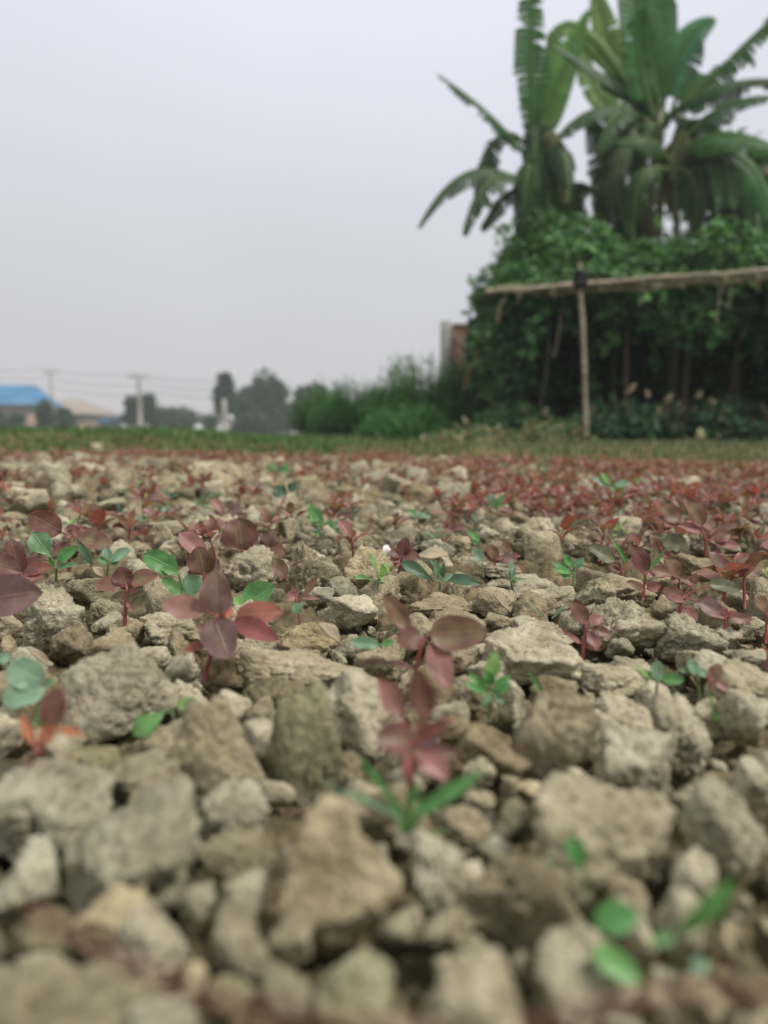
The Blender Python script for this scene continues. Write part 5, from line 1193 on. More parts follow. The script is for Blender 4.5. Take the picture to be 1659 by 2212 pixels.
def stick(name, cat, label, pts, Y, r0, r1, mat):
    Q = np.array([PY(x, y, Y) for x, y in pts]); t = np.linspace(0, 1, len(Q)); tt = np.linspace(0, 1, 20)
    Q = np.stack([np.interp(tt, t, Q[:, k]) for k in range(3)], 1)
    for _ in range(2): Q[1:-1] = (Q[:-2] + 2 * Q[1:-1] + Q[2:]) / 4
    mb = MB(); mb.tube(Q, np.linspace(r0, r1, 20), 8); o = mb.build(name, mat, None, Q[-1]); o.location = Q[-1]
    return tag(o, label, cat)
stick('hanging_stick', 'stick', 'thin grey stick hanging from the rail into the dark hollow', [(1218, 620), (1213, 680), (1203, 740), (1196, 772)], 7.9, .009, .013, M_BAMBOO)
stick('leaning_stick', 'stick', 'orange-brown stick leaning out of the vines towards the brick wall', [(1085, 680), (1070, 700), (1045, 740), (1025, 775), (1012, 805), (1000, 850)], 8.6, .010, .014, M_REDTWIG)
stick('support_pole', 'pole', 'olive upright pole inside the hollow, nearest behind the bamboo post'.replace('nearest ', ''), [(1352, 640), (1355, 700), (1353, 790), (1352, 900), (1352, 950)], 8.1, .016, .018, M_TWIG)
stick('support_pole', 'pole', 'dark leaning trunk-like pole in the middle of the hollow', [(1512, 640), (1500, 690), (1486, 760), (1480, 840), (1478, 950)], 8.2, .028, .034, M_BARK)
stick('support_pole', 'pole', 'brown upright pole far along inside the hollow', [(1606, 620), (1600, 700), (1594, 780), (1590, 850), (1590, 955)], 7.9, .016, .018, M_BARK)
stick('hanging_stick', 'stick', 'pale straw stem dangling under the thick end of the rail', [(1556, 600), (1552, 660), (1548, 700)], 7.0, .007, .007, M_BAMBOO)
stick('hanging_stick', 'stick', 'short pale stem dangling at the tall end of the rail', [(1580, 600), (1578, 640), (1574, 668)], 7.0, .006, .007, M_BAMBOO)
stick('hanging_stick', 'stick', 'pale curved vine hanging from the rail beside the brick wall', [(1095, 640), (1078, 664), (1074, 700)], 7.5, .008, .012, M_TWIG)

# --- brick wall end with concrete post
Yw = 11.0
root = empty('brick_wall', (at(960, Yw), Yw, 0)); tag(root, 'broken red brick wall end with a grey concrete post behind the bushes', 'wall')
o_ = (at(960, Yw), Yw, 0)
zt = PY(960, 695, Yw)[2]; zb = PY(960, 708, Yw)[2]
mb = MB(); mb.box((at(960, Yw), Yw, zt / 2 - .03), (.145, .145, zt + .06)); mb.build('post', M_CONC, root, o_, False)
mb = MB(); mb.box((at(972, Yw) + 1.0, Yw + .012, zb / 2 - .03), (2.0, .11, zb + .06)); mb.build('panel', M_BRICK, root, o_, False)
mb = MB()
for i in range(9):
    mb.box((at(972, Yw) + .12 + i * .225, Yw + .012, zb + .03 + .012 * (i % 3)), (.21, .122, .055 + .02 * (i % 2)), rnd.uniform(-.05, .05))
mb.build('coping', M_MORTAR, root, o_, False)

# ------------------------------------------------------------------ banana plants
def banana_leaf(pts, w, Y3, torn=.3, n0=(0, -.6, .8), seed=1, tone=(.045, .13, .045), sag=.25, strips=16, pet=.12):
    strips = int(strips * 1.25)
    """pts: three picture points of the rib, Y3 their distances"""
    r = random.Random(seed)
    p0, p1, p2 = [PY(*p, y) for p, y in zip(pts, Y3)]
    ctrl = 2 * p1 - (p0 + p2) / 2
    W = w * Y3[1] / F
    NV = strips * 3 + 1
    t = np.linspace(0, 1, NV); mid = bez(p0, ctrl, p2, NV)
    tg = np.gradient(mid, axis=0); tg /= np.linalg.norm(tg, axis=1)[:, None]
    n0 = np.asarray(n0, float); nn = n0 - (tg @ n0)[:, None] * tg; nn /= np.linalg.norm(nn, axis=1)[:, None] + 1e-9
    sd = np.cross(tg, nn)
    prof = lambda v: 0 if v <= pet else (math.sin(math.pi * min(1, ((v - pet) / (1 - pet)) ** .62)) ** .5 if v < 1 else 0)
    mb = MB(); T0 = np.array([*tone, 0.0])
    for s in (-1, 1):
        base_sag = sag * r.uniform(.6, 1.3)
        cur = base_sag
        for k in range(strips):
            v0, v1 = pet + (1 - pet) * k / strips, pet + (1 - pet) * (k + 1) / strips
            split = r.random() < torn * .6
            if split or k == 0: cur = base_sag + r.uniform(-.1, .5) * torn; ln = 1 - r.uniform(0, .55) * torn; sh = r.uniform(-.02, .05)
            gap = r.uniform(.05, .28) * (torn > .35) + .04
            V = []; uv = []
            nu_ = 5
            for j in range(3):
                v = v0 + (v1 - v0) * j / 2
                x = v * (NV - 1); i = min(int(x), NV - 2); f = x - i
                m_ = mid[i] * (1 - f) + mid[i + 1] * f; s_ = sd[i]; n_ = nn[i]; t_ = tg[i]
                pw = prof(v)
                for q in range(nu_):
                    u = q / (nu_ - 1)
                    squeeze = (1 - j) * (v1 - v0) * gap * u * u * (1 if split else .25) * np.linalg.norm(p2 - p0)
                    ww = W / 2 * pw * ln
                    V.append(m_ + s * s_ * u * ww * (1 - .25 * cur * u) + n_ * (u * .22 * ww - cur * u * u * ww) + t_ * (sh * u * W + squeeze + .10 * u * ww)
                             + np.array([0, 0, -1]) * u * u * ww * cur * .8)
                    uv.append((.5 + s * u / 2, v))
            F_ = np.array([(j * nu_ + q, j * nu_ + q + 1, (j + 1) * nu_ + q + 1, (j + 1) * nu_ + q) for j in range(2) for q in range(nu_ - 1)])
            tt = T0.copy(); tt[:3] *= r.uniform(.88, 1.14)
            mb.add(V, F_, uv, tt)
    mr = MB(); mr.tube(mid, np.linspace(.026, .006, NV) * (W / .4) ** .5, 6, np.array([.13, .20, .07, 0]))
    return mb, mr

def banana(label, foot, stem_pts, Ys, r0, r1, leaves, extra=7):
    base = PY(*stem_pts[0], Ys[0]).copy(); base[2] = -.03
    root = empty('banana_plant', base); tag(root, label, 'banana plant', 'banana plants above the thicket')
    Q = np.array([base] + [PY(*p, y) for p, y in zip(stem_pts, Ys)])
    tt = np.linspace(0, 1, 20); d = np.concatenate([[0], np.cumsum(np.linalg.norm(np.diff(Q, axis=0), axis=1))]); d /= d[-1]
    Q = np.stack([np.interp(tt, d, Q[:, k]) for k in range(3)], 1)
    mb = MB(); mb.tube(Q, np.linspace(r0, r1, 20), 12); mb.build('pseudostem', M_PSEUDO, root, base)
    for i, L in enumerate(leaves):
        kw = L[3] if len(L) > 3 else {}
        ml, mr = banana_leaf(L[0], L[1], L[2], seed=hash_s(label) + i * 7, **kw)
        lf = ml.build('leaf', M_BAN, root, base); rb = mr.build('midrib', M_BAN, lf)
        rb.data.transform(Matrix.Translation(-Vector(base)))
    r = random.Random(hash_s(label) + 5); tx, ty = stem_pts[-1]
    for i in range(extra):
        a = r.uniform(-1, 1); sx = a * r.uniform(60, 130); dy = Ys[-1] + r.uniform(-.7, .7); up = r.uniform(-30, 45)
        pts_ = [(tx + r.uniform(-8, 8), ty + r.uniform(10, 60)), (tx + sx * .75, ty + 10 - up), (tx + sx * 1.15, ty + r.uniform(90, 190))]
        ml, mr = banana_leaf(pts_, r.uniform(46, 88), (Ys[-1], (Ys[-1] + dy) / 2, dy), seed=i * 31 + 7, torn=r.uniform(.4, .9), n0=(r.uniform(-.4, .4), -r.uniform(.4, 1), r.uniform(.3, .9)), tone=r.choice([DKB, DKB, MDB, GYB, (.13, .12, .06)]), sag=r.uniform(.3, .7))
        lf = ml.build('leaf', M_BAN, root, base); rb = mr.build('midrib', M_BAN, lf); rb.data.transform(Matrix.Translation(-Vector(base)))
def hash_s(s): return sum(ord(c) * (i + 1) for i, c in enumerate(s)) % 9973

DKB = (.026, .075, .022); MDB = (.048, .13, .036); LTB = (.12, .23, .06); GYB = (.050, .090, .045)
cam_n = (0, -1, .15)
banana('banana plant with a tall upright half-torn leaf, standing at the open end', None,
  [(1155, 560), (1152, 420), (1150, 300)], [9.3, 9.3, 9.3], .12, .08, [
  ([(1150, 330), (1148, 120), (1146, -110)], 92, (9.3, 9.25, 9.2), dict(torn=.85, n0=(.25, -1, .1), tone=MDB, sag=.08, strips=22, pet=.10)),
  ([(1140, 345), (1060, 250), (944, 160)], 62, (9.3, 9.0, 8.8), dict(torn=.6, n0=(.25, -.35, .95), tone=DKB, sag=.45, strips=20)),
  ([(1135, 400), (1010, 372), (902, 494)], 50, (9.3, 9.0, 8.8), dict(torn=.5, n0=(-.2, -.3, .95), tone=GYB, sag=.7, strips=18)),
  ([(1140, 400), (1062, 388), (1000, 508)], 78, (9.2, 8.8, 8.6), dict(torn=.75, n0=(-.3, -.7, .7), tone=GYB, sag=.5, strips=16)),
  ([(1140, 420), (1090, 420), (1040, 500)], 60, (9.3, 9.2, 9.1), dict(torn=.7, n0=(-.3, -.6, .7), tone=DKB, sag=.5)),
  ([(1155, 300), (1190, 340), (1225, 440)], 110, (9.3, 9.1, 9.0), dict(torn=.3, n0=(.1, -1, .4), tone=DKB, sag=.2)),
  ([(1150, 330), (1135, 400), (1130, 520)], 80, (9.2, 9.0, 9.0), dict(torn=.5, n0=(-.1, -1, .3), tone=DKB, sag=.3)),
  ([(1160, 330), (1185, 440), (1180, 560)], 110, (9.2, 9.0, 9.0), dict(torn=.5, n0=(.2, -1, .3), tone=DKB, sag=.3)),
  ([(1160, 320), (1195, 200), (1270, 20)], 76, (9.4, 9.5, 9.6), dict(torn=.25, n0=(-.5, -1, .1), tone=LTB, sag=.15)),
  ([(1165, 340), (1180, 200), (1188, 110)], 60, (9.5, 9.6, 9.7), dict(torn=.4, n0=(-.3, -1, .1), tone=LTB, sag=.2)),
  ([(1160, 380), (1210, 420), (1200, 540)], 120, (9.4, 9.3, 9.3), dict(torn=.5, n0=(.1, -1, .3), tone=DKB, sag=.3)),
  ])
banana('tall banana plant with a thin pale stem and big spread crown', None,
  [(1398, 540), (1408, 400), (1425, 240)], [9.5, 9.5, 9.5], .075, .04, [
  ([(1422, 250), (1400, 110), (1345, -90)], 135, (9.5, 9.4, 9.3), dict(torn=.45, n0=(.2, -1, .1), tone=MDB, sag=.08, strips=20)),
  ([(1400, 230), (1300, 160), (1188, 92)], 52, (9.5, 9.2, 9.0), dict(torn=.3, n0=(.2, -.3, .95), tone=GYB, sag=.5)),
  ([(1395, 260), (1300, 232), (1205, 292)], 70, (9.4, 9.1, 8.9), dict(torn=.6, n0=(-.2, -.4, .9), tone=DKB, sag=.6)),
  ([(1395, 260), (1330, 250), (1290, 340)], 80, (9.4, 9.1, 8.9), dict(torn=.6, n0=(-.3, -.6, .7), tone=DKB, sag=.6)),
  ([(1400, 270), (1335, 330), (1345, 480)], 88, (9.4, 9.2, 9.1), dict(torn=.5, n0=(-.1, -1, .3), tone=GYB, sag=.4)),
  ([(1405, 240), (1330, 120), (1285, -30)], 80, (9.7, 9.8, 9.9), dict(torn=.3, n0=(-.1, -1, .1), tone=LTB, sag=.1)),
  ([(1430, 250), (1470, 110), (1545, 42)], 74, (9.5, 9.5, 9.4), dict(torn=.4, n0=(-.3, -1, .35), tone=(.075, .22, .10), sag=.1)),
  ([(1435, 255), (1560, 150), (1700, 10)], 84, (9.4, 9.2, 9.0), dict(torn=.65, n0=(-.3, -.8, .5), tone=MDB, sag=.3, strips=20)),
  ([(1435, 260), (1590, 178), (1760, 190)], 60, (9.4, 9.2, 9.0), dict(torn=.7, n0=(0, -.4, .9), tone=GYB, sag=.6, strips=20)),
  ([(1430, 270), (1395, 300), (1400, 420)], 60, (9.3, 9.2, 9.2), dict(torn=.7, n0=(.1, -1, .3), tone=DKB, sag=.4)),
  ([(1415, 240), (1350, 180), (1300, 60)], 70, (9.8, 9.9, 10.0), dict(torn=.4, n0=(.2, -1, .1), tone=LTB, sag=.1)),
  ([(1412, 250), (1378, 120), (1392, 18)], 104, (9.3, 9.2, 9.1), dict(torn=.6, n0=(.3, -1, .1), tone=MDB, sag=.12)),
  ([(1440, 260), (1505, 205), (1610, 172)], 72, (9.3, 9.0, 8.9), dict(torn=.6, n0=(.1, -.5, .8), tone=DKB, sag=.5)),
  ([(1385, 250), (1292, 205), (1262, 85)], 66, (9.6, 9.7, 9.8), dict(torn=.35, n0=(.2, -1, .1), tone=LTB, sag=.15)),
  ([(1395, 240), (1240, 60), (1190, 150)], 56, (9.7, 9.8, 9.8), dict(torn=.3, n0=(-.2, -1, .3), tone=LTB, sag=.2)),
  ([(1450, 250), (1480, 130), (1500, 60)], 80, (9.8, 9.9, 9.9), dict(torn=.3, n0=(.1, -1, .2), tone=DKB, sag=.15)),
  ([(1425, 235), (1420, 60), (1440, -120)], 90, (9.7, 9.8, 9.8), dict(torn=.3, n0=(.1, -1, .1), tone=MDB, sag=.1)),
  ])
banana('banana plant with broad drooping ragged leaves nearest the picture edge'.replace('nearest ', 'by '), None,
  [(1462, 520), (1460, 400), (1452, 330)], [9.0, 9.0, 9.0], .085, .03, [
  ([(1460, 340), (1560, 290), (1690, 330)], 110, (9.0, 8.7, 8.5), dict(torn=.5, n0=(-.1, -.8, .6), tone=MDB, sag=.35, strips=18)),
  ([(1465, 320), (1560, 232), (1680, 208)], 84, (9.0, 8.8, 8.7), dict(torn=.5, n0=(-.1, -.7, .7), tone=DKB, sag=.4)),
  ([(1470, 330), (1610, 350), (1660, 490)], 104, (9.0, 8.8, 8.7), dict(torn=.5, n0=(.2, -1, .4), tone=MDB, sag=.35)),
  ([(1460, 350), (1550, 330), (1580, 450)], 105, (9.0, 8.8, 8.6), dict(torn=.45, n0=(.2, -1, .4), tone=DKB, sag=.3)),
  ([(1455, 350), (1490, 262), (1570, 290)], 60, (9.1, 9.0, 9.0), dict(torn=.6, n0=(0, -.7, .7), tone=DKB, sag=.5)),
  ([(1450, 360), (1400, 300), (1330, 310)], 80, (9.0, 8.9, 8.8), dict(torn=.5, n0=(-.1, -.7, .7), tone=DKB, sag=.5)),
  ([(1450, 370), (1390, 380), (1370, 480)], 80, (9.0, 8.8, 8.8), dict(torn=.6, n0=(-.2, -1, .3), tone=DKB, sag=.4)),
  ([(1460, 360), (1500, 400), (1500, 500)], 90, (9.0, 8.9, 8.9), dict(torn=.5, n0=(.2, -1, .3), tone=DKB, sag=.4)),
  ])
banana('small dark banana plant filling the gap between the two taller ones', None,
  [(1290, 560), (1292, 470), (1296, 400)], [9.7, 9.7, 9.7], .09, .06, [
  ([(1296, 410), (1300, 320), (1270, 250)], 84, (9.7, 9.6, 9.5), dict(torn=.5, n0=(.1, -1, .3), tone=DKB, sag=.3)),
  ([(1296, 410), (1340, 340), (1390, 330)], 70, (9.7, 9.5, 9.4), dict(torn=.6, n0=(.1, -.7, .6), tone=DKB, sag=.5)),
  ([(1290, 420), (1240, 400), (1215, 470)], 70, (9.7, 9.5, 9.4), dict(torn=.6, n0=(-.2, -.8, .5), tone=DKB, sag=.5)),
  ([(1296, 420), (1330, 430), (1345, 500)], 76, (9.6, 9.4, 9.3), dict(torn=.5, n0=(.2, -.9, .4), tone=GYB, sag=.5)),
  ])
banana('dark banana plant mostly beyond the picture edge', None,
  [(1600, 540), (1602, 440), (1605, 380)], [10.2, 10.2, 10.2], .09, .06, [
  ([(1604, 400), (1640, 330), (1700, 340)], 80, (10.2, 10, 9.8), dict(torn=.5, n0=(.1, -.8, .5), tone=DKB, sag=.5)),
  ([(1604, 400), (1580, 380), (1545, 440)], 80, (10.2, 10, 9.8), dict(torn=.6, n0=(-.1, -.9, .4), tone=DKB, sag=.5)),
  ([(1604, 400), (1620, 420), (1640, 500)], 90, (10.1, 10, 9.8), dict(torn=.6, n0=(.1, -1, .4), tone=DKB, sag=.5)),
  ])
# small broadleaf tree behind the bananas
def leafy_tree(name, cat, label, cx, cy, z0, zc, rx, rz, n, leaf, cols, seed, trunk_r=.06, group=None, clumps=14, mat=M_FOL, hole=-.3, fine=3.0):
    r = np.random.default_rng(seed)
    root = empty(name, (cx, cy, z0)); tag(root, label, cat, group)
    mt = MB(); mt.tube(bez((cx, cy, z0 - .05), (cx + rx * .1, cy, (z0 + zc) / 2), (cx, cy, zc), 8), np.linspace(trunk_r, trunk_r * .5, 8), 8, np.array([1, 1, 1, 0]))
    cen = []
    for i in range(clumps):
        d = r.normal(size=3); d /= np.linalg.norm(d); q = r.uniform(.3, .85)
        c = np.array([cx + d[0] * rx * q, cy + d[1] * rx * q * .8, zc + d[2] * rz * q]); cen.append(c)
        mt.tube(bez((cx, cy, zc - rz * .7), (np.array([cx, cy, zc - rz * .3]) + c) / 2, c, 6), np.linspace(trunk_r * .4, trunk_r * .12, 6), 5, np.array([1, 1, 1, 0]))
    mt.build('trunk', M_BARK, root, (cx, cy, z0))
    ml = MB(); k = n // clumps
    for c in cen:
        rad = r.uniform(.22, .42) * np.array([rx, rx, rz]) ; d = r.normal(size=(k, 3)); d /= np.linalg.norm(d, axis=1)[:, None]
        C = c + d * rad * (r.uniform(.2, 1.15, (k, 1)) ** .6) * 1.25
        C = C[vnoise(C * fine + seed * 3.7, seed) > hole]; m = len(C); v = r.uniform(.75, 1.25)
        if m: leafcloud(ml, C, r.normal(size=(m, 3)), r.normal(size=(m, 3)) * .7 + np.array([0, 0, 1]), r.uniform(.6, 1.3, m) * leaf, r.uniform(.4, .9, m) * leaf, tints(m, cols, .25) * np.array([v, v, v, 1]))
    ml.build('crown', mat, root, (cx, cy, z0))
    return root
leafy_tree('broadleaf_tree', 'tree', 'bushy tree of small leaves behind the banana stems at the picture edge', at(1560, 11.5), 11.5, 0, 3.4, 1.1, 1.0, 5200, .12, DK + GR, 61, .07, clumps=20)
leafy_tree('broadleaf_tree', 'tree', 'low leafy tree between the upright-leaf banana and the hedge', at(1190, 10.6), 10.6, 0, 2.5, .75, .85, 4200, .11, DK + GR, 62, .06, clumps=16)
leafy_tree('broadleaf_tree', 'tree', 'leafy tree standing behind the middle of the hedge', at(1370, 11.2), 11.2, 0, 2.35, 1.0, .75, 4200, .11, GR, 63, .06, clumps=16)

# ------------------------------------------------------------------ grass on the bank and the strip
def blades_np(X, Y, Zb, Hh, Wd, T):
    n = len(X); a = rng.uniform(0, 6.28, n); d = np.stack([np.cos(a), np.sin(a)], 1); ln = rng.uniform(.1, .8, n) * Hh
    sx, sy = -d[:, 1] * Wd / 2, d[:, 0] * Wd / 2
    b0 = np.stack([X - sx, Y - sy, Zb], 1); b1 = np.stack([X + sx, Y + sy, Zb], 1)
    mx, my = X + d[:, 0] * ln * .35, Y + d[:, 1] * ln * .35
    m0 = np.stack([mx - sx * .8, my - sy * .8, Zb + Hh * .6], 1); m1 = np.stack([mx + sx * .8, my + sy * .8, Zb + Hh * .6], 1)
    t = np.stack([X + d[:, 0] * ln, Y + d[:, 1] * ln, Zb + Hh], 1)
    V = np.stack([b0, b1, m1, m0, t], 1).reshape(-1, 3); i = (np.arange(n) * 5)[:, None]
    return V, i + np.array([0, 1, 2, 3]), i + np.array([3, 2, 4]), np.repeat(T, 5, 0)
def grass_patch(name, n, xf, yf, hf, wf, cols, var=.3, dens=None):
    X = rng.uniform(*xf, n); Y = yf(X, n)
    if dens is not None:
        keep = dens(X, Y); X, Y = X[keep], Y[keep]
    n = len(X); g = ground_height(X.reshape(1, -1), Y.reshape(1, -1)).ravel() - .004
    V, q, t, T = blades_np(X, Y, g, rng.uniform(*hf, n), rng.uniform(*wf, n), tints(n, cols, var))
    mb = MB(); mb.V = [V]; mb.F4 = [q]; mb.F3 = [t]; mb.UV = [np.tile([.5, .5], (len(V), 1))]; mb.T = [T]; mb.n = len(V)
    return tag(mb.build(name, M_FOL), kind='stuff')
GG = [(.06, .15, .045), (.085, .19, .055), (.045, .10, .035), (.10, .17, .06), (.17, .18, .08)]
noise2 = lambda X, Y, s, k, sd: vnoise(np.stack([X * k, Y * k, X * 0], 1), sd)
grass_patch('bank_grass', 62000, (-5.5, -.25), lambda X, n: edge_Y(X) + rng.uniform(-.02, 3.4, n) ** 1.0, (.014, .052), (.003, .008), GG, .35, lambda X, Y: noise2(X, Y, 1, 5, 3) + .6 * noise2(X, Y, 1, 16, 4) > -.42)
STR = [(.11, .14, .06), (.22, .19, .12), (.15, .16, .08), (.07, .14, .045), (.27, .22, .15), (.08, .16, .05), (.09, .17, .055)]
grass_patch('dry_grass', 80000, (-.6, 5.2), lambda X, n: edge_Y(X) + .02 + rng.uniform(0, 1, n) * (7.9 - edge_Y(X)), (.008, .040), (.003, .008), STR, .35, lambda X, Y: noise2(X, Y, 1, 4, 9) > -.3)
grass_patch('far_grass', 30000, (-9, 3), lambda X, n: rng.uniform(7.2, 13, n), (.03, .09), (.008, .02), GG, .3)
# clods sitting on the bank
for i, (x0, y0, x1, y1, tn, lb) in enumerate([(172, 922, 202, 940, 'y', 'tan stone-like clod sitting on the crest of the grass bank'), (120, 946, 158, 968, 'd', 'dark soil clod half sunk in the grass bank'), (192, 962, 222, 982, 'p', 'pale clod at the foot of the grass bank'), (570, 962, 625, 974, 'p', 'flat pale clod at the end of the grass bank'), (1500, 930, 1524, 958, 'o', 'olive stump-like clod at the thicket foot')]):
    V, F_ = clod_arrays(4, 4000 + i, 'rough'); me = mesh_np('soil_clod', V, F_, M_CLOD, True, None, np.array([*T_[tn], 0.0]))
    Yb = [4.5, 4.05, 3.8, 4.2, 6.8][i]; p = PY((x0 + x1) / 2, (y0 + y1) / 2, Yb); s_ = Yb / F
    o = link('soil_clod', me); o.location = p; o.scale = ((x1 - x0) * s_ * 1.1, (x1 - x0) * s_ * .9, (y1 - y0) * s_ * 1.5); tag(o, lb, 'clod', GC)

# ------------------------------------------------------------------ far side: sheds, poles, trees
def shed(name, label, x0, x1, ytop, Y, depth, eave, ridge, wallmat, roofmat, gable_x, ridge0):
    """long low building seen from the side; picture columns give its ends"""
    a = PY(x0, 935, Y)[0]; b = PY(x1, 935, Y + depth)[0]; ze = PY(0, eave, Y)[2]; zr = PY(0, ridge, Y + depth / 2)[2]; xr = PY(gable_x, 0, Y + depth / 2)[0]
    root = empty(name, ((a + b) / 2, Y, 0)); tag(root, label, 'building'); o_ = ((a + b) / 2, Y, 0)
    mb = MB(); mb.box(((a + b) / 2, Y + depth / 2, (ze - .3) / 2), (b - a, depth, ze + .1))
    mb.build('wall', wallmat, root, o_, False)
    mr = MB(); ov = .6; xl = PY(ridge0, 0, Y)[0]; ym = Y + depth / 2
    V = [(a - ov, Y - ov, ze), (b + ov, Y - ov, ze), (b + ov, Y + depth + ov, ze), (a - ov, Y + depth + ov, ze), (xl, ym, zr), (xr, ym, zr)]
    V += [(x, y, z - .15) for x, y, z in V[:4]]
    mr.add(V, [np.array([(0, 1, 5, 4), (2, 3, 4, 5), (0, 6, 7, 1), (1, 7, 8, 2), (2, 8, 9, 3), (3, 9, 6, 0)]), np.array([(1, 2, 5), (3, 0, 4)]), np.array([(9, 8, 7, 6)])])
    mr.build('roof', roofmat, root, o_, False)
    n = max(2, int((b - a) / 4.5))
    for k in range(n):
        xc = a + (b - a) * (k + .5) / n; mb = MB(); mb.box((xc, Y - .003, ze * .5), (1.3, .06, ze * .35)); mb.build('window', M_DARKWIN, root, o_, False)
shed('warehouse', 'low warehouse with a bright blue pitched roof and pinkish walls', -230, 125, 833, 84, 7, 873, 832, M_PINKWALL, M_BLUE, 34, -130)
shed('warehouse', 'long pinkish shed with a grey-brown roof sloping away beside the blue roof', 40, 256, 860, 92, 12, 893, 862, M_PINKWALL, M_GREYROOF, 140, 60)
shed('storehouse', 'small blue-roofed store at the low end of the long shed', 216, 262, 896, 88, 6, 909, 898, M_BLUE, M_BLUE, 245, 228)
shed('storehouse', 'faint blue-grey shed half hidden by hazy trees', 352, 470, 880, 118, 10, 908, 893, M_BLUE, M_GREYROOF, 440, 380)
def low_wall(label, x0, x1, y0, Y, mat):
    a, b = PY(x0, 0, Y)[0], PY(x1, 0, Y)[0]; z = PY(0, y0, Y)[2]; mb = MB(); mb.box(((a + b) / 2, Y, z / 2 - .1), (b - a, .3, z + .2)); 
    for k in range(6): mb.box((a + (b - a) * k / 5, Y, z / 2 - .05), (.4, .36, z + .32))
    o = mb.build('boundary_wall', mat, None, ((a + b) / 2, Y, 0), False); o.location = ((a + b) / 2, Y, 0); tag(o, label, 'wall')
low_wall('pale low boundary wall beyond the field between two poles', 330, 420, 928, 70, M_PALEWALL)
low_wall('pinkish low wall in front of the blue-roofed warehouse', 0, 96, 905, 75, M_PINKWALL)
low_wall('bluish pale wall low beneath the far trees', 440, 545, 931, 72, M_PALEWALL)

def utility_pole(label, x, ytop, Y, r_, arm=True, fat=False):
    p = PY(x, ytop, Y); root = empty('utility_pole', (p[0], Y, 0)); tag(root, label, 'utility pole', 'utility poles across the fields'); o_ = (p[0], Y, 0)
    mb = MB(); mb.tube([(p[0], Y, -.1), (p[0], Y, p[2] * .5), (p[0], Y, p[2])], [r_ * 1.2, r_, r_ * .75], 10); mb.build('pole', M_POLE, root, o_)
    if arm:
        mb = MB(); mb.box((p[0], Y, p[2] - .35), (1.7, .12, .12)); mb.build('crossarm', M_POLE, root, o_, False)
        for k in (-1, 0, 1):
            mi = MB(); mi.tube([(p[0] + k * .75, Y, p[2] - .29), (p[0] + k * .75, Y, p[2] - .18), (p[0] + k * .75, Y, p[2] - .08)], [.06, .08, .04], 8); mi.build('insulator', M_CONC, root, o_)
    return p
p1 = utility_pole('thin faint utility pole behind the blue-roofed warehouse', 109, 797, 78, .14)
p2 = utility_pole('plain concrete utility pole beside the far rounded trees', 299, 806, 62, .19)
p3 = utility_pole('pale stout concrete pole in front of the tall far trees', 484, 862, 58, .22, False)
p0 = PY(-260, 792, 95)
def wire(a, b, dz, label, sag=.5):
    a = a + np.array([0, 0, dz]); b = b + np.array([0, 0, dz]); mb = MB(); mb.tube(bez(a, (a + b) / 2 - np.array([0, 0, sag]), b, 16), .022, 5)
    o = mb.build('power_wire', M_WIRE, None, a); o.location = a; tag(o, label, 'wire', 'wires between the utility poles')
q3 = PY(478, 822, 58)
for k, nm in ((0, 'upper'), (1, 'middle'), (2, 'lower')):
    wire(p0, p1, -.1 - .9 * k, '%s sagging wire reaching the thin faint pole from outside' % nm); wire(p1, p2, -.1 - .9 * k, '%s sagging wire between the thin faint pole and the plain pole' % nm); wire(p2, q3, -.1 - .6 * k, '%s sagging wire from the plain pole to the tall far tree' % nm)
HZ = [(.026, .078, .034), (.034, .095, .038), (.020, .060, .028)]
FT = 'far trees beyond the fields'
def far_tree(label, x0, x1, y0, y1, Y, seed, n=2600, rect=1.0, tr=.15):
    cx = at((x0 + x1) / 2, Y); rx = (x1 - x0) / 2 * Y / F; zt = PY(0, y0, Y)[2]; zb = PY(0, y1, Y)[2]
    leafy_tree('broadleaf_tree', 'tree', label, cx, Y, 0, (zt + zb) / 2, rx, (zt - zb) / 2 * rect, int(n * 1.9), .50, HZ, seed, tr, FT, 20, fine=.7, hole=-.5)
far_tree('rounded far tree beside the plain concrete pole', 268, 350, 855, 925, 72, 71)
far_tree('squat far tree trailing off from the rounded one', 330, 400, 878, 930, 78, 72)
far_tree('hazy low far tree over the faint blue shed', 380, 450, 884, 932, 105, 73)
far_tree('narrow tall far tree poking above its neighbours', 470, 508, 806, 925, 70, 74, 2600)
far_tree('large far tree with an open top at mid horizon', 515, 622, 820, 930, 76, 75, 4800)
far_tree('dense far tree below the narrow tall one', 455, 560, 850, 938, 74, 76, 4200)
far_tree('dark far tree just behind the small dark bush', 636, 716, 832, 925, 60, 77, 3600)
far_tree('low leafy far tree at the open gap beside the narrow one', 500, 600, 895, 940, 66, 83, 3000)
far_tree('low far tree in the gap before the hazy low tree', 345, 470, 905, 938, 66, 84, 3000)
far_tree('low far tree filling the horizon behind the bush end', 590, 660, 880, 938, 80, 78)
far_tree('small dark tree in front of the thin faint pole', 84, 118, 868, 938, 60, 79, 1500, 1.0, .08)
far_tree('small dark tree against the pinkish shed wall', 130, 160, 880, 938, 62, 80, 1400, 1.0, .08)
far_tree('thin shrubby tree before the blue-roofed warehouse', 28, 52, 888, 938, 62, 81, 1200, 1.0, .08)
far_tree('low greenish tree at the corner of the blue-roofed warehouse', -30, 16, 890, 938, 64, 82, 1400, 1.0, .08)
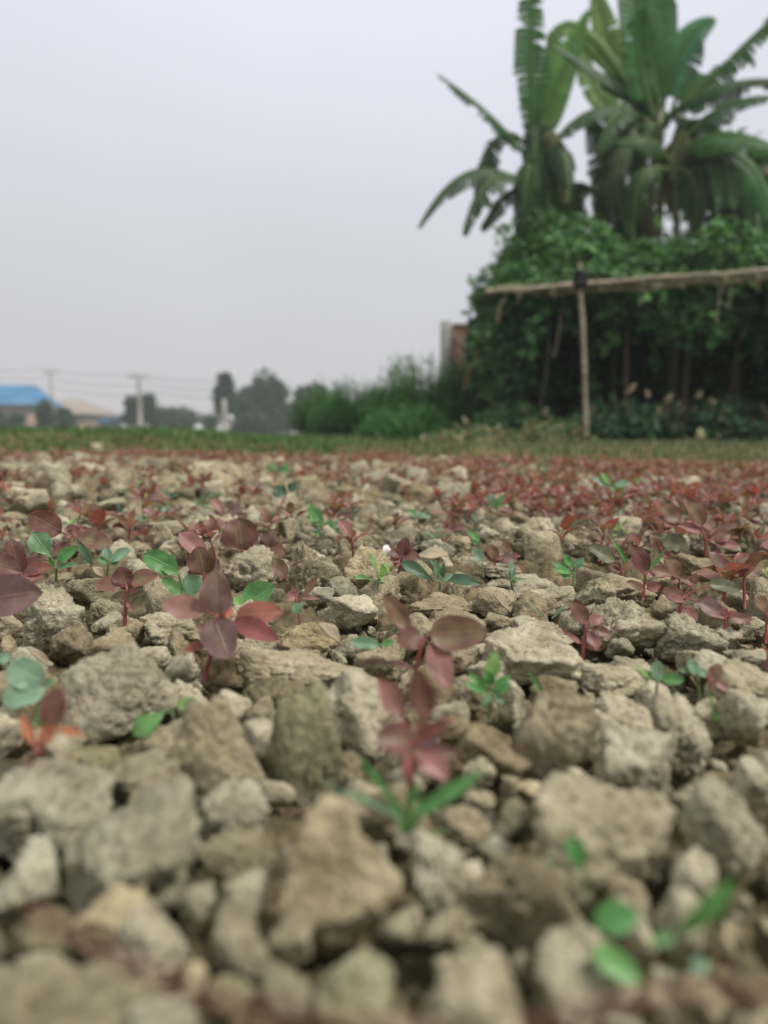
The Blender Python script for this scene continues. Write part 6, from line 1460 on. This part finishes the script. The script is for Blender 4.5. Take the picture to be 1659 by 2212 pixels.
# white parked vehicle and a white sack like sign far off
def far_van(label, x, y, Y, col):
    p = PY(x, y, Y); x0 = p[0]; root = empty('parked_van', (x0, Y, 0)); tag(root, label, 'van'); o_ = (x0, Y, 0)
    mb = MB(); prof = [(-1.9, .35), (1.9, .35), (1.95, .95), (1.35, 1.15), (.95, 1.75), (-1.85, 1.8), (-1.95, 1.0)]
    V = [(x0 + a, Y, b) for a, b in prof] + [(x0 + a, Y + 1.7, b) for a, b in prof]; k = len(prof)
    q = [(i, (i + 1) % k, (i + 1) % k + k, i + k) for i in range(k)]
    c1 = len(V); V += [(x0, Y, 1.0), (x0, Y + 1.7, 1.0)]
    tr = [(i, (i + 1) % k, c1) for i in range(k)] + [(i + k, (i + 1) % k + k, c1 + 1) for i in range(k)]
    mb.add(V, [np.array(q), np.array(tr)]); mb.build('body', col, root, o_, False)
    for sx in (-1.2, 1.2):
        w = MB(); w.tube([(x0 + sx, Y - .06, .34), (x0 + sx, Y + .16, .34)], .34, 14); w.build('wheel', M_WIRE, root, o_)
    w = MB(); w.box((x0 - .3, Y - .004, 1.38), (1.7, .03, .42)); w.build('window', M_DARKWIN, root, o_, False)
far_van('white van parked far off at the foot of the stout pole', 470, 930, 66, M_WHITEPAINT)
p = PY(428, 930, 40); root = empty('marker_board', (p[0], 40, 0)); tag(root, 'small white board on legs far out in the field', 'board')
mb = MB(); mb.box((p[0], 40, p[2] + .06), (.44, .05, .42)); mb.box((p[0], 40, p[2] + .30), (.30, .05, .10)); mb.build('panel', M_WHITEPAINT, root, (p[0], 40, 0), False)
for s in (-1, 1):
    mb = MB(); mb.tube([(p[0] + s * .15, 40.04, -.08), (p[0] + s * .15, 40.04, .2)], .02, 6); mb.build('leg', M_POLE, root, (p[0], 40, 0))

# ------------------------------------------------------------------ air
m, nt, nd, lk = new_mat('haze_air')
pv = N(nd, 'ShaderNodeVolumePrincipled', ins={'Color': (.93, .95, .98, 1), 'Density': .0019, 'Anisotropy': .0})
out = N(nd, 'ShaderNodeOutputMaterial'); lk.new(pv.outputs[0], out.inputs['Volume'])
mb = MB(); mb.box((0, 58, 6.9), (240, 150, 16)); tag(mb.build('haze', m, smooth=False), kind='stuff')

# ------------------------------------------------------------------ sky and light
SUN_EL, SUN_AZ = math.radians(56), math.radians(112)   # azimuth from +Y towards +X
w = bpy.data.worlds.new('World'); sc.world = w; w.use_nodes = True
nt = w.node_tree; nd = nt.nodes; lk = nt.links; nd.clear()
sky = N(nd, 'ShaderNodeTexSky'); sky.sky_type = 'NISHITA'; sky.sun_disc = False; sky.sun_elevation = SUN_EL; sky.sun_rotation = SUN_AZ; sky.dust_density = 4; sky.air_density = 1.5
tc = N(nd, 'ShaderNodeTexCoord'); sp = N(nd, 'ShaderNodeSeparateXYZ'); lk.new(tc.outputs['Generated'], sp.inputs[0])
r = ramp(nd, [(0, (5.9, 5.75, 5.95)), (.02, (5.9, 5.75, 5.95)), (.14, (6.3, 6.25, 6.65)), (.30, (7.0, 7.15, 7.85)), (.5, (8.2, 8.5, 9.4)), (1, (11.9, 11.9, 11.9))])
# colour ramps clamp at 1: keep the ramp in 0..1 and scale after
for e in r.color_ramp.elements: e.color = (e.color[0] / 12, e.color[1] / 12, e.color[2] / 12, 1)
lk.new(sp.outputs['Z'], r.inputs['Fac'])
nz = N(nd, 'ShaderNodeTexNoise', ins={'Scale': 1.6, 'Detail': 3}); lk.new(tc.outputs['Generated'], nz.inputs['Vector'])
nr = N(nd, 'ShaderNodeMapRange', ins={'From Min': .3, 'From Max': .7, 'To Min': 11.35, 'To Max': 12.75}); lk.new(nz.outputs['Fac'], nr.inputs['Value'])
vs = N(nd, 'ShaderNodeVectorMath', operation='SCALE'); lk.new(r.outputs['Color'], vs.inputs[0]); lk.new(nr.outputs[0], vs.inputs['Scale'])
mx = N(nd, 'ShaderNodeMix', data_type='RGBA', ins={'Factor': .94}); lk.new(sky.outputs[0], mx.inputs['A']); lk.new(vs.outputs[0], mx.inputs['B'])
# added dimming of the sky behind the camera, darkens faces turned towards it
gl = N(nd, 'ShaderNodeMapRange', ins={'From Min': -.8, 'From Max': .75, 'To Min': .80, 'To Max': 1.0}); gl.interpolation_type = 'SMOOTHSTEP'; lk.new(sp.outputs['Y'], gl.inputs['Value'])
gs = N(nd, 'ShaderNodeVectorMath', operation='SCALE'); lk.new(mx.outputs['Result'], gs.inputs[0]); lk.new(gl.outputs[0], gs.inputs['Scale'])
bg = N(nd, 'ShaderNodeBackground', ins={'Strength': .10}); lk.new(gs.outputs[0], bg.inputs['Color'])
out = N(nd, 'ShaderNodeOutputWorld'); lk.new(bg.outputs[0], out.inputs['Surface'])

sl = bpy.data.lights.new('sun', 'SUN'); sl.energy = 3.3; sl.angle = math.radians(12); sl.color = (1, .965, .90)
so = bpy.data.objects.new('sun', sl); COL.objects.link(so)
d = Vector((math.cos(SUN_EL) * math.sin(SUN_AZ), math.cos(SUN_EL) * math.cos(SUN_AZ), math.sin(SUN_EL)))
so.rotation_euler = (-d).to_track_quat('-Z', 'Y').to_euler()

cam = bpy.data.cameras.new('camera'); co = bpy.data.objects.new('camera', cam); COL.objects.link(co)
cam.sensor_fit = 'VERTICAL'; cam.sensor_height = 36; cam.sensor_width = 27; cam.lens = 36 * F / 2212
co.location = CAM; co.rotation_euler = (math.pi / 2 - TH, 0, 0)
cam.clip_start = .005; cam.clip_end = 3000
cam.dof.use_dof = True; cam.dof.focus_distance = .59; cam.dof.aperture_fstop = cam.lens / 5.9
sc.camera = co

sc.view_settings.view_transform = 'Standard'; sc.view_settings.look = 'None'; sc.view_settings.exposure = 0.0; sc.view_settings.gamma = 1
sc.render.engine = 'CYCLES'
sc.cycles.use_denoising = True
sc.cycles.max_bounces = 8; sc.cycles.diffuse_bounces = 4; sc.cycles.transmission_bounces = 4; sc.cycles.volume_bounces = 1; sc.cycles.transparent_max_bounces = 4
sc.cycles.caustics_reflective = False; sc.cycles.caustics_refractive = False
